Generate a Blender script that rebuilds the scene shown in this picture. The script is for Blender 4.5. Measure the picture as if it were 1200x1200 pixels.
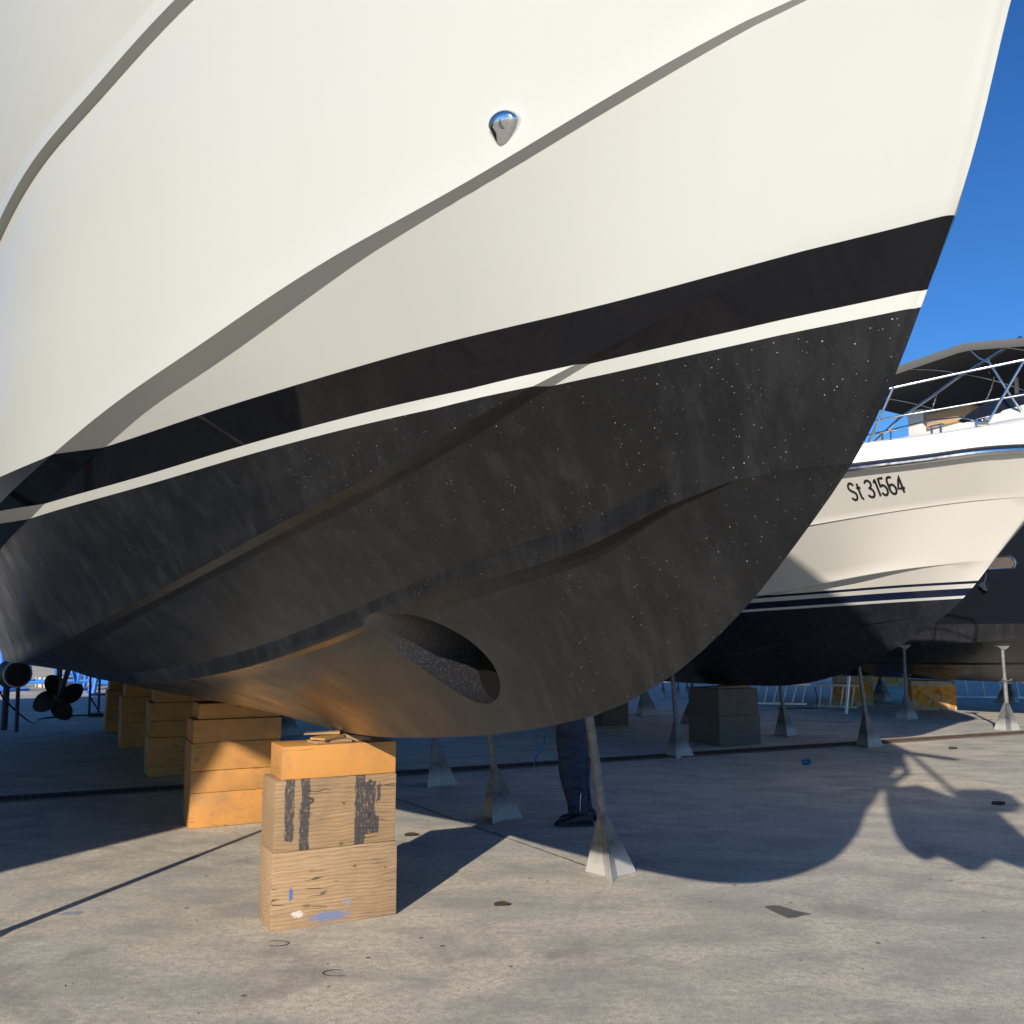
import bpy, bmesh, math, random
import numpy as np
from mathutils import Vector, Matrix
R = math.radians
random.seed(7)
rng = np.random.default_rng(7)
sc = bpy.context.scene
for o in list(bpy.data.objects): bpy.data.objects.remove(o)
COL = sc.collection

# ------------------------------------------------------------------ camera
cam = bpy.data.cameras.new("camera")
cam.sensor_width = 36.0
cam.lens = 36.0 * 1109.0 / 1200.0
cam.clip_start = 0.05
cam.clip_end = 6000.0
camo = bpy.data.objects.new("camera", cam)
camo.location = (0, 0, 1.5)
camo.rotation_euler = (R(90 + 7.2), 0, 0)
COL.objects.link(camo)
sc.camera = camo

# ------------------------------------------------------------------ sky and sun
SUN_AZ, SUN_EL = 17.2, 21.5          # shadows run 17 degrees right of the view
w = bpy.data.worlds.new("World")
sc.world = w
w.use_nodes = True
nt = w.node_tree
nt.nodes.clear()
sky = nt.nodes.new("ShaderNodeTexSky")
sky.sky_type = 'NISHITA'
sky.sun_disc = False
sky.sun_elevation = R(SUN_EL)
sky.sun_rotation = R(180 + SUN_AZ)
sky.altitude = 20
sky.air_density = 1.0
sky.dust_density = 0.2
sky.ozone_density = 3.0
bg = nt.nodes.new("ShaderNodeBackground")
bg.inputs[1].default_value = 0.071
out = nt.nodes.new("ShaderNodeOutputWorld")
hs = nt.nodes.new("ShaderNodeHueSaturation")
hs.inputs['Saturation'].default_value = 1.18
nt.links.new(sky.outputs[0], hs.inputs['Color'])
tint = nt.nodes.new("ShaderNodeMix"); tint.data_type = 'RGBA'; tint.blend_type = 'MULTIPLY'
tint.inputs[0].default_value = 1.0; tint.inputs[7].default_value = (.62, .98, 1.42, 1)
nt.links.new(hs.outputs[0], tint.inputs[6])
nt.links.new(tint.outputs[2], bg.inputs[0])
nt.links.new(bg.outputs[0], out.inputs[0])
sun = bpy.data.lights.new("sun", 'SUN')
sun.energy = 5.0
sun.angle = R(0.53)
sun.color = (1.0, 0.92, 0.80)
suno = bpy.data.objects.new("sun", sun)
tosun = Vector((-math.sin(R(SUN_AZ)) * math.cos(R(SUN_EL)), -math.cos(R(SUN_AZ)) * math.cos(R(SUN_EL)), math.sin(R(SUN_EL))))
suno.rotation_euler = tosun.to_track_quat('Z', 'Y').to_euler()
suno.location = (0, -20, 20)
COL.objects.link(suno)
sc.view_settings.view_transform = 'Standard'
sc.view_settings.look = 'None'
sc.view_settings.exposure = 0.35
sc.view_settings.gamma = 1.0
sc.view_settings.use_curve_mapping = False

# ------------------------------------------------------------------ yard frame
FW = Vector((0.4552, -0.8904, 0))    # every boat points this way
PT = Vector((0.8904, 0.4552, 0))     # to port, across the row of boats
HEAD = math.atan2(FW.y, FW.x)

def yard(off, a, z=0.0):
    """off metres across the row, a metres aft of the camera"""
    v = PT * off - FW * a
    return Vector((v.x, v.y, z))

# ------------------------------------------------------------------ helpers
def tag(o, label=None, cat=None, group=None, kind=None):
    if label: o['label'] = label
    if cat: o['category'] = cat
    if group: o['group'] = group
    if kind: o['kind'] = kind
    return o

def empty(name, loc=(0, 0, 0), rz=0.0, parent=None):
    o = bpy.data.objects.new(name, None)
    o.empty_display_size = 0.2
    o.location = loc
    o.rotation_euler = (0, 0, rz)
    if parent: o.parent = parent
    COL.objects.link(o)
    return o

def copy_tree(o, parent=None):
    c = o.copy()
    COL.objects.link(c)
    if parent: c.parent = parent
    for ch in o.children: copy_tree(ch, c)
    return c

class MB:
    """collects shapes and links them as one mesh object"""
    def __init__(s): s.bm = bmesh.new()
    def box(s, c, size, rot=None, bev=0.0, seg=1, jitter=0.0):
        m = Matrix.Translation(c) @ (rot.to_4x4() if rot else Matrix()) @ Matrix.Diagonal((*size, 1))
        g = bmesh.ops.create_cube(s.bm, size=1, matrix=m)
        vs = g['verts']
        if jitter:
            for v in vs: v.co += Vector([random.uniform(-jitter, jitter) for _ in range(3)])
        if bev:
            es = list({e for v in vs for e in v.link_edges})
            bmesh.ops.bevel(s.bm, geom=es, offset=bev, segments=seg, affect='EDGES', profile=0.6)
        return s
    def tube(s, pts, r, seg=12, closed=False, caps=True):
        pts = [Vector(p) for p in pts]
        n = len(pts)
        rs = r if isinstance(r, (list, tuple)) else [r] * n
        rings = []
        ref = None
        for i in range(n):
            if closed: d = pts[(i + 1) % n] - pts[i - 1]
            else: d = pts[min(i + 1, n - 1)] - pts[max(i - 1, 0)]
            d.normalize()
            if ref is None:
                ref = Vector((0, 0, 1)) if abs(d.z) < .9 else Vector((1, 0, 0))
            x = ref - d * ref.dot(d)
            x.normalize()
            ref = x
            y = d.cross(x)
            rings.append([s.bm.verts.new(pts[i] + (x * math.cos(2 * math.pi * k / seg) + y * math.sin(2 * math.pi * k / seg)) * rs[i]) for k in range(seg)])
        m = n if closed else n - 1
        for i in range(m):
            A, B = rings[i], rings[(i + 1) % n]
            for k in range(seg):
                s.bm.faces.new((A[k], A[(k + 1) % seg], B[(k + 1) % seg], B[k]))
        if caps and not closed:
            s.bm.faces.new(rings[0][::-1]); s.bm.faces.new(rings[-1])
        return s
    def poly_prism(s, pts, vec):
        A = [s.bm.verts.new(p) for p in pts]
        B = [s.bm.verts.new(Vector(p) + Vector(vec)) for p in pts]
        n = len(A)
        s.bm.faces.new(A[::-1]); s.bm.faces.new(B)
        for i in range(n): s.bm.faces.new((A[i], A[(i + 1) % n], B[(i + 1) % n], B[i]))
        return s
    def grid(s, P, close_u=False):
        V = [[s.bm.verts.new(p) for p in row] for row in P]
        n = len(V)
        for i in range(n if close_u else n - 1):
            A, B = V[i], V[(i + 1) % n]
            for j in range(len(A) - 1):
                s.bm.faces.new((A[j], A[j + 1], B[j + 1], B[j]))
        return V
    def build(s, name, mat, parent=None, smooth=35, sub=0, recalc=True, bevel=0.0):
        if recalc: bmesh.ops.recalc_face_normals(s.bm, faces=s.bm.faces)
        me = bpy.data.meshes.new(name)
        s.bm.to_mesh(me); s.bm.free()
        if mat is not None: me.materials.append(mat)
        o = bpy.data.objects.new(name, me)
        if parent: o.parent = parent
        COL.objects.link(o)
        if smooth: set_sharp(me, smooth)
        if bevel:
            b = o.modifiers.new('bevel', 'BEVEL'); b.width = bevel; b.segments = 2; b.limit_method = 'ANGLE'
        if sub:
            m = o.modifiers.new('sub', 'SUBSURF'); m.levels = sub; m.render_levels = sub
        return o

def set_sharp(me, ang):
    bm = bmesh.new(); bm.from_mesh(me)
    for f in bm.faces: f.smooth = True
    th = R(ang)
    for e in bm.edges:
        e.smooth = not (len(e.link_faces) == 2 and e.calc_face_angle(0) > th) and len(e.link_faces) == 2
    bm.to_mesh(me); bm.free()

def spline(xs, ys):
    """natural cubic spline"""
    x = np.array(xs, float); y = np.array(ys, float); n = len(x); h = np.diff(x)
    A = np.zeros((n, n)); r = np.zeros(n); A[0, 0] = A[-1, -1] = 1
    for i in range(1, n - 1):
        A[i, i - 1] = h[i - 1]; A[i, i] = 2 * (h[i - 1] + h[i]); A[i, i + 1] = h[i]
        r[i] = 3 * ((y[i + 1] - y[i]) / h[i] - (y[i] - y[i - 1]) / h[i - 1])
    c = np.linalg.solve(A, r)
    def f(t):
        t = np.clip(np.asarray(t, float), x[0], x[-1])
        i = np.clip(np.searchsorted(x, t) - 1, 0, n - 2)
        d = t - x[i]
        b = (y[i + 1] - y[i]) / h[i] - h[i] * (2 * c[i] + c[i + 1]) / 3
        return y[i] + b * d + c[i] * d * d + (c[i + 1] - c[i]) / (3 * h[i]) * d ** 3
    return f

def pchip(xs, ys):
    x = np.array(xs, float); y = np.array(ys, float); h = np.diff(x); d = np.diff(y) / h; n = len(x); m = np.zeros(n)
    for k in range(1, n - 1):
        if d[k - 1] * d[k] > 0:
            w1 = 2 * h[k] + h[k - 1]; w2 = h[k] + 2 * h[k - 1]
            m[k] = (w1 + w2) / (w1 / d[k - 1] + w2 / d[k])
    m[0] = d[0]; m[-1] = d[-1]
    def f(t):
        t = np.clip(np.asarray(t, float), x[0], x[-1])
        i = np.clip(np.searchsorted(x, t) - 1, 0, n - 2); u = (t - x[i]) / h[i]
        return (2 * u**3 - 3 * u**2 + 1) * y[i] + (u**3 - 2 * u**2 + u) * h[i] * m[i] + (-2 * u**3 + 3 * u**2) * y[i + 1] + (u**3 - u**2) * h[i] * m[i + 1]
    return f

# ------------------------------------------------------------------ node helpers
class NT:
    def __init__(s, name):
        s.m = bpy.data.materials.new(name); s.m.use_nodes = True
        s.t = s.m.node_tree; s.t.nodes.clear()
        s.out = s.n('ShaderNodeOutputMaterial')
        s.b = s.n('ShaderNodeBsdfPrincipled')
        s.l(s.b.outputs[0], s.out.inputs[0])
    def n(s, k, **kw):
        q = s.t.nodes.new(k)
        for a, v in kw.items(): setattr(q, a, v)
        return q
    def l(s, a, b): s.t.links.new(a, b)
    def coord(s, kind='Object'):
        return s.n('ShaderNodeTexCoord').outputs[kind]
    def mapping(s, v, scale=(1, 1, 1), rot=(0, 0, 0), loc=(0, 0, 0)):
        q = s.n('ShaderNodeMapping'); s.l(v, q.inputs[0])
        q.inputs['Scale'].default_value = scale; q.inputs['Rotation'].default_value = rot; q.inputs['Location'].default_value = loc
        return q.outputs[0]
    def noise(s, v, scale=5, detail=4, rough=.55, dist=0.0):
        q = s.n('ShaderNodeTexNoise'); s.l(v, q.inputs['Vector'])
        q.inputs['Scale'].default_value = scale; q.inputs['Detail'].default_value = detail
        q.inputs['Roughness'].default_value = rough; q.inputs['Distortion'].default_value = dist
        return q.outputs[0]
    def vor(s, v, scale, feature='F1', rnd=1.0):
        q = s.n('ShaderNodeTexVoronoi', feature=feature); s.l(v, q.inputs['Vector'])
        q.inputs['Scale'].default_value = scale
        q.inputs['Randomness'].default_value = rnd
        return q
    def math(s, op, a, b=None, c=None, clamp=False):
        q = s.n('ShaderNodeMath', operation=op); q.use_clamp = clamp
        for i, v in enumerate((a, b, c)):
            if v is None: continue
            if isinstance(v, (int, float)): q.inputs[i].default_value = v
            else: s.l(v, q.inputs[i])
        return q.outputs[0]
    def ramp(s, v, stops):
        q = s.n('ShaderNodeValToRGB'); s.l(v, q.inputs[0])
        e = q.color_ramp.elements
        while len(e) < len(stops): e.new(.5)
        for i, (p, c) in enumerate(stops):
            e[i].position = p
            e[i].color = (c, c, c, 1) if isinstance(c, (int, float)) else (*c, 1)
        return q.outputs[0]
    def mix(s, f, a, b, mode='MIX'):
        q = s.n('ShaderNodeMix', data_type='RGBA', blend_type=mode)
        for i, v in ((0, f), (6, a), (7, b)):
            if isinstance(v, (int, float)): q.inputs[i].default_value = v if i == 0 else (v, v, v, 1)
            elif isinstance(v, tuple): q.inputs[i].default_value = (*v, 1)
            else: s.l(v, q.inputs[i])
        return q.outputs[2]
    def mixf(s, f, a, b):
        q = s.n('ShaderNodeMix', data_type='FLOAT')
        for i, v in ((0, f), (2, a), (3, b)):
            if isinstance(v, (int, float)): q.inputs[i].default_value = v
            else: s.l(v, q.inputs[i])
        return q.outputs[0]
    def bump(s, h, strength=.3, dist=.01):
        q = s.n('ShaderNodeBump'); s.l(h, q.inputs['Height'])
        q.inputs['Strength'].default_value = strength; q.inputs['Distance'].default_value = dist
        s.l(q.outputs[0], s.b.inputs['Normal'])
        return q
    def sep(s, v):
        q = s.n('ShaderNodeSeparateXYZ'); s.l(v, q.inputs[0]); return q.outputs
    def set(s, **kw):
        for k, v in kw.items():
            i = s.b.inputs[k.replace('_', ' ')]
            if isinstance(v, (int, float)): i.default_value = v
            elif isinstance(v, tuple): i.default_value = (*v, 1) if len(v) == 3 and i.type == 'RGBA' else v
            else: s.l(v, i)
        return s

def simple(name, col, rough=.5, metal=0.0, var=.12, scale=6, bump=0.0, coat=0.0):
    q = NT(name); c = q.coord()
    n = q.noise(c, scale, 5, .6)
    dark = tuple(x * (1 - var) for x in col); light = tuple(min(1, x * (1 + var)) for x in col)
    q.set(Base_Color=q.mix(n, dark, light), Metallic=metal, Roughness=q.mixf(q.noise(c, scale * 2.3, 3), max(.02, rough - .08), min(1, rough + .08)))
    if coat: q.set(Coat_Weight=coat, Coat_Roughness=.08)
    if bump: q.bump(q.noise(c, scale * 8, 4), bump, .004)
    return q.m

M = {}
M['steel'] = simple('stainless_steel', (.62, .62, .60), .16, 1.0, .05)
M['chrome'] = simple('chrome', (.80, .80, .80), .05, 1.0, .02)
M['deck_white'] = simple('deck_gelcoat', (.66, .65, .60), .3, 0, .03, 2)
M['rubber'] = simple('black_rubber', (.02, .02, .022), .55)
M['bronze'] = simple('dark_bronze', (.035, .03, .025), .45, .4, .4)
M['blue_paint'] = simple('blue_trestle_paint', (.045, .20, .62), .45, 0, .25, 4, .1)
M['dark_steel'] = simple('dark_painted_steel', (.035, .045, .075), .5, .3, .2)
M['smoked'] = simple('smoked_acrylic', (.012, .014, .02), .06, 0, .05)
M['canvas'] = simple('charcoal_canvas', (.035, .035, .038), .85, 0, .15, 12, .2)
M['canvas_edge'] = simple('faded_canvas_valance', (.12, .115, .11), .85, 0, .1, 12, .2)
M['trouser'] = simple('navy_tracksuit_cloth', (.018, .032, .065), .75, 0, .25, 9, .3)
q = NT('creased_navy_cloth'); c = q.coord()
fo = q.noise(q.mapping(c, (5, 5, 11), (.3, .2, 0)), 1.6, 4, .55, 1.2)
q.set(Base_Color=q.mix(q.ramp(fo, [(.35, 0.0), (.65, 1.0)]), (.012, .022, .048), (.030, .050, .095)), Roughness=.62)
q.bump(q.math('ADD', fo, q.math('MULTIPLY', q.noise(c, 300, 2), .03)), 1.0, .05)
M['trouser'] = q.m
M['jacket'] = simple('dark_grey_jacket', (.03, .032, .04), .8, 0, .2, 9, .3)
M['skin'] = simple('skin', (.45, .27, .19), .5, 0, .08)
M['hair'] = simple('dark_hair', (.03, .02, .015), .6, 0, .3, 40, .4)
M['shoe'] = simple('black_shoe', (.008, .008, .01), .45)
M['white_print'] = simple('white_print', (.75, .75, .75), .5)
M['strap'] = simple('blue_strap', (.02, .16, .42), .6)
M['letters'] = simple('black_lettering', (.02, .02, .02), .35)
M['tan_pad'] = simple('tan_cushion', (.50, .32, .17), .7)
M['cream'] = simple('cream_gelcoat', (.70, .64, .52), .25, 0, .04, 1.5)
M['line_grey'] = simple('grey_seam', (.30, .27, .24), .5)
M['asphalt_patch'] = simple('dark_repair_patch', (.10, .095, .09), .95, 0, .35, 30, .4)
M['leaf'] = simple('dry_leaf', (.05, .035, .02), .8, 0, .4, 40)
M['cable'] = simple('black_cable', (.012, .012, .013), .5)
M['alu'] = simple('aluminium', (.62, .63, .64), .35, .85, .15, 10)

# galvanised steel with zinc bloom and dirt
q = NT('galvanised_steel'); c = q.coord()
sp = q.vor(c, 60).outputs['Color']
n1 = q.noise(c, 7, 6, .7)
n2 = q.noise(q.mapping(c, (18, 18, 3)), 1.0, 5, .6)
base = q.mix(q.ramp(n1, [(.35, 0.0), (.7, 1.0)]), (.12, .12, .122), (.29, .29, .285))
base = q.mix(.15, base, sp, 'MULTIPLY')
base = q.mix(q.ramp(n2, [(.56, 0.0), (.72, .55)]), base, (.17, .12, .08))
zz_ = q.sep(c)[2]
dn_ = q.math('MULTIPLY_ADD', q.noise(c, 16, 5, .7), .22, zz_)
base = q.mix(q.ramp(dn_, [(.17, .75), (.30, 0.0)]), base, (.58, .56, .52))
q.set(Base_Color=base, Metallic=.3, Roughness=.6)
q.bump(q.noise(c, 120, 3), .25, .002)
M['galv'] = q.m

def wood_mat(name, light, dark, seed, paint=None, wear=.3):
    """squared timber: x is the grain direction"""
    q = NT(name); c = q.coord()
    oi = q.n('ShaderNodeObjectInfo').outputs['Random']
    off = q.n('ShaderNodeCombineXYZ'); q.l(q.math('MULTIPLY', oi, 37.0), off.inputs[0]); q.l(q.math('MULTIPLY', oi, 19.0), off.inputs[1]); q.l(q.math('MULTIPLY', oi, 53.0), off.inputs[2])
    va = q.n('ShaderNodeVectorMath', operation='ADD'); q.l(c, va.inputs[0]); q.l(off.outputs[0], va.inputs[1])
    v = q.mapping(va.outputs[0], (1, 1, 1), (0, 0, 0), (seed, seed * .7, seed * 1.3))
    wp = q.noise(q.mapping(v, (1.2, 3, 3)), 2.2, 3, .5)
    comb = q.n('ShaderNodeVectorMath', operation='MULTIPLY_ADD')
    q.l(wp, comb.inputs[0]); comb.inputs[1].default_value = (0.03, .055, .055); q.l(v, comb.inputs[2])
    g = q.n('ShaderNodeTexWave', wave_type='RINGS', rings_direction='X'); q.l(q.mapping(comb.outputs[0], (.35, 1, 1)), g.inputs['Vector'])
    g.inputs['Scale'].default_value = 17; g.inputs['Distortion'].default_value = 1.6; g.inputs['Detail'].default_value = 4; g.inputs['Detail Scale'].default_value = 2.0
    fine = q.noise(q.mapping(v, (3, 70, 70)), 1.5, 6, .7)
    ringm = q.ramp(g.outputs['Fac'], [(.0, 0.0), (.7, .25), (.95, 1.0)])
    col = q.mix(q.math('MULTIPLY', ringm, .55), light, dark)
    col = q.mix(q.ramp(fine, [(.3, .45), (.65, 0.0)]), col, tuple(x * .55 for x in dark))
    # knots
    kn = q.vor(q.mapping(v, (2.2, 4.2, 4.2)), 1.0).outputs['Distance']
    km = q.ramp(kn, [(.03, 1.0), (.075, 0.0)])
    col = q.mix(q.math('MULTIPLY', km, .8), col, (.10, .05, .02))
    # drying checks
    cr = q.vor(q.mapping(q.mapping(comb.outputs[0], (.8, 16, 16)), (1, 1, 1)), 1.0, 'DISTANCE_TO_EDGE').outputs['Distance']
    crn = q.noise(v, 3.5, 2)
    crm = q.math('MULTIPLY', q.ramp(cr, [(.005, 1.0), (.016, 0.0)]), q.ramp(crn, [(.54, 0.0), (.62, 1.0)]))
    if paint:
        pn = q.noise(v, 5, 6, .65)
        col = q.mix(q.ramp(pn, [(.0, .92), (.62, .86), (.74, wear)]), col, paint)
    dirt = q.noise(v, 3.1, 6, .7)
    col = q.mix(q.ramp(dirt, [(.44, 0.0), (.70, .55)]), col, (.17, .12, .075))
    col = q.mix(q.math('MULTIPLY', crm, .9), col, (.025, .015, .008))
    q.set(Base_Color=col, Roughness=.75 if not paint else .6)
    h = q.math('SUBTRACT', q.math('MULTIPLY', fine, .5), q.math('MULTIPLY', crm, 1.5))
    q.bump(h, .5, .004)
    return q
M['timber'] = wood_mat('weathered_pine', (.40, .26, .135), (.215, .12, .052), 3.1).m
M['timber_grey'] = wood_mat('grey_old_timber', (.175, .145, .11), (.09, .072, .055), 8.3).m
M['timber_orange'] = wood_mat('orange_painted_timber', (.53, .265, .095), (.31, .14, .04), 5.7, (.545, .245, .055)).m
# weathered pine with drips of black antifouling
def smeared(q_name, spots, blue=None):
    q = wood_mat(q_name, (.40, .26, .135), (.215, .12, .052), 1.9)
    t = q.t
    col = q.b.inputs['Base Color'].links[0].from_socket
    c = q.coord()
    x, y, z = q.sep(c)
    edge = q.math('SUBTRACT', q.noise(q.mapping(c, (9, 9, 3.5)), 3.2, 6, .75), .5)
    xx = q.math('MULTIPLY_ADD', edge, .055, x)
    m = None
    for (x0, hw, z0, z1) in spots:
        d = q.math('ABSOLUTE', q.math('SUBTRACT', xx, x0))
        a = q.ramp(q.math('SUBTRACT', hw, d), [(0.0, 0.0), (.0035, 1.0)])
        zz = q.math('MULTIPLY_ADD', edge, .10, z)
        b = q.math('MULTIPLY', q.math('GREATER_THAN', zz, z0), q.math('LESS_THAN', zz, z1))
        a = q.math('MULTIPLY', a, b)
        m = a if m is None else q.math('MAXIMUM', m, a)
    scr = q.ramp(q.noise(q.mapping(c, (26, 26, 9)), 3.0, 7, .8), [(.36, 0.0), (.47, 1.0)])
    m = q.math('MULTIPLY', m, q.math('MULTIPLY', scr, q.math('LESS_THAN', y, -.10)))
    col2 = q.mix(q.math('MULTIPLY', m, .94), col, (.035, .036, .042))
    q.set(Base_Color=col2)
    return q
SM_ = smeared('tar_smeared_pine', [(-.255, .026, -.13, .2), (-.172, .026, -.2, .2), (.125, .030, -.2, .2), (.180, .032, -.13, .15), (.228, .012, .04, .12), (.215, .012, -.13, -.04)])
M['timber_smeared'] = SM_.m
BL_ = None
q = wood_mat('blue_spotted_pine', (.42, .28, .155), (.24, .135, .062), 6.4)
col = q.b.inputs['Base Color'].links[0].from_socket
c = q.coord(); x, y, z = q.sep(c)
def blob(q, c, cx, cz, rx, rz):
    x, y, z = q.sep(c)
    n = q.math('MULTIPLY_ADD', q.noise(c, 75, 6, .8), 5.0, -2.5)
    dx = q.math('DIVIDE', q.math('SUBTRACT', x, cx), rx); dz = q.math('DIVIDE', q.math('SUBTRACT', z, cz), rz)
    d = q.math('ADD', q.math('ADD', q.math('MULTIPLY', dx, dx), q.math('MULTIPLY', dz, dz)), n)
    return q.math('MULTIPLY', q.ramp(d, [(.6, 1.0), (.75, 0.0)]), q.math('LESS_THAN', y, -.10))
col = q.mix(q.math('MULTIPLY', blob(q, c, -.235, -.02, .013, .038), .9), col, (.03, .11, .33))
col = q.mix(q.math('MULTIPLY', blob(q, c, -.03, -.150, .12, .03), .75), col, (.10, .17, .34))
col = q.mix(q.math('MULTIPLY', blob(q, c, .06, -.09, .03, .02), .5), col, (.22, .26, .36))
col = q.mix(q.math('MULTIPLY', blob(q, c, -.20, -.12, .035, .02), .75), col, (.62, .58, .52))
q.set(Base_Color=col)
M['timber_blue'] = q.m; BL_ = q

def add_knots(mat_q, spots):
    q = mat_q; col = q.b.inputs['Base Color'].links[0].from_socket
    c = q.coord(); n = q.noise(c, 14, 4, .6)
    x, y, z = q.sep(c)
    for (cx, cz, r0) in spots:
        dx = q.math('DIVIDE', q.math('SUBTRACT', x, cx), 1.35); dz = q.math('SUBTRACT', z, cz)
        r = q.math('SQRT', q.math('ADD', q.math('MULTIPLY', dx, dx), q.math('MULTIPLY', dz, dz)))
        rw = q.math('MULTIPLY_ADD', n, r0 * 1.2, r)
        ring = q.math('MULTIPLY', q.ramp(q.math('SINE', q.math('MULTIPLY', rw, 5.2 / r0)), [(.2, 0.0), (.9, 1.0)]), q.ramp(r, [(0, 1.0), (r0 * 4.2, 0.0)]))
        col = q.mix(q.math('MULTIPLY', ring, .60), col, (.10, .05, .022))
        col = q.mix(q.math('MULTIPLY', q.ramp(rw, [(r0 * 1.0, 1.0), (r0 * 1.5, 0.0)]), .8), col, (.085, .04, .018))
    q.set(Base_Color=col)
add_knots(SM_, [(.035, .04, .010), (.20, -.06, .007)])
add_knots(BL_, [(.10, .085, .008), (.27, .06, .006), (.0, .02, .005), (-.13, .09, .005)])
# concrete yard
q = NT('worn_concrete'); c = q.coord()
big = q.noise(c, .35, 6, .6, .6)
mid = q.noise(q.mapping(c, (1.0, 1.7, 1), (0, 0, .45)), 1.6, 8, .68, .4)
fin = q.noise(c, 26, 6, .75)
gr = q.noise(c, 160, 3, .6)
col = q.mix(q.ramp(big, [(.35, 0.0), (.65, 1.0)]), (.57, .535, .45), (.77, .655, .475))
col = q.mix(q.ramp(mid, [(.38, .85), (.60, 0.0)]), col, (.36, .34, .295))
col = q.mix(q.ramp(fin, [(.40, .60), (.56, 0.0)]), col, (.32, .30, .26))
col = q.mix(q.ramp(gr, [(.36, .75), (.50, 0.0)]), col, (.17, .16, .145))
col = q.mix(q.ramp(gr, [(.62, 0.0), (.72, .45)]), col, (.80, .75, .66))
# oily stains
st = q.noise(c, .9, 7, .62, 1.2)
col = q.mix(q.ramp(st, [(.56, 0.0), (.68, .55)]), col, (.22, .19, .18))
# brushed scuffs
sf = q.noise(q.mapping(c, (2.2, 14, 1), (0, 0, -.45)), 1.6, 7, .75)
col = q.mix(q.ramp(sf, [(.60, 0.0), (.74, .45)]), col, (.74, .70, .62))
sf2 = q.noise(q.mapping(c, (3, 22, 1), (0, 0, .15)), 1.2, 7, .75)
col = q.mix(q.ramp(sf2, [(.60, 0.0), (.72, .5)]), col, (.17, .115, .11))
# small dark bits and paint flecks
v1 = q.vor(c, 9); d1 = v1.outputs['Distance']
sz = q.sep(v1.outputs['Color'])[0]
spot = q.math('LESS_THAN', d1, q.math('MULTIPLY', q.ramp(sz, [(.80, 0.0), (1.0, .13)]), 1.0))
col = q.mix(q.math('MULTIPLY', spot, .75), col, (.06, .055, .05))
v2 = q.vor(q.mapping(c, (1, 1, 1), (0, 0, 0), (3.3, 1.7, 0)), 6)
spot2 = q.math('LESS_THAN', v2.outputs['Distance'], q.ramp(q.sep(v2.outputs['Color'])[1], [(.92, 0.0), (1.0, .05)]))
col = q.mix(q.math('MULTIPLY', spot2, .8), col, (.70, .68, .64))
v3 = q.vor(q.mapping(c, (1, 1.6, 1), (0, 0, 0), (9.3, 4.7, 0)), 1.3)
spot3 = q.math('LESS_THAN', q.math('MULTIPLY_ADD', q.noise(c, 18, 4), .12, v3.outputs['Distance']), q.ramp(q.sep(v3.outputs['Color'])[2], [(.86, 0.0), (1.0, .15)]))
col = q.mix(q.math('MULTIPLY', spot3, .5), col, (.10, .16, .30))
# hairline cracks
ck = q.vor(q.mapping(q.mix(.25, c, q.n('ShaderNodeTexNoise').outputs['Color'], 'ADD'), (1, 1, 1)), .16, 'DISTANCE_TO_EDGE').outputs['Distance']
wob = q.math('MULTIPLY_ADD', q.noise(c, 5, 8, .8), .02, ck)
crack = q.ramp(wob, [(.0035, 1.0), (.005, 0.0)])
col = q.mix(q.math('MULTIPLY', crack, .35), col, (.07, .065, .06))
q.set(Base_Color=col, Roughness=q.ramp(mid, [(.3, .72), (.7, .9)]))
q.b.inputs['Specular IOR Level'].default_value = .3
h = q.math('ADD', q.math('MULTIPLY', gr, .4), q.math('MULTIPLY', fin, .8))
h = q.math('SUBTRACT', h, q.math('MULTIPLY', crack, 1.0))
q.bump(h, .35, .006)
M['concrete'] = q.m

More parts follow.
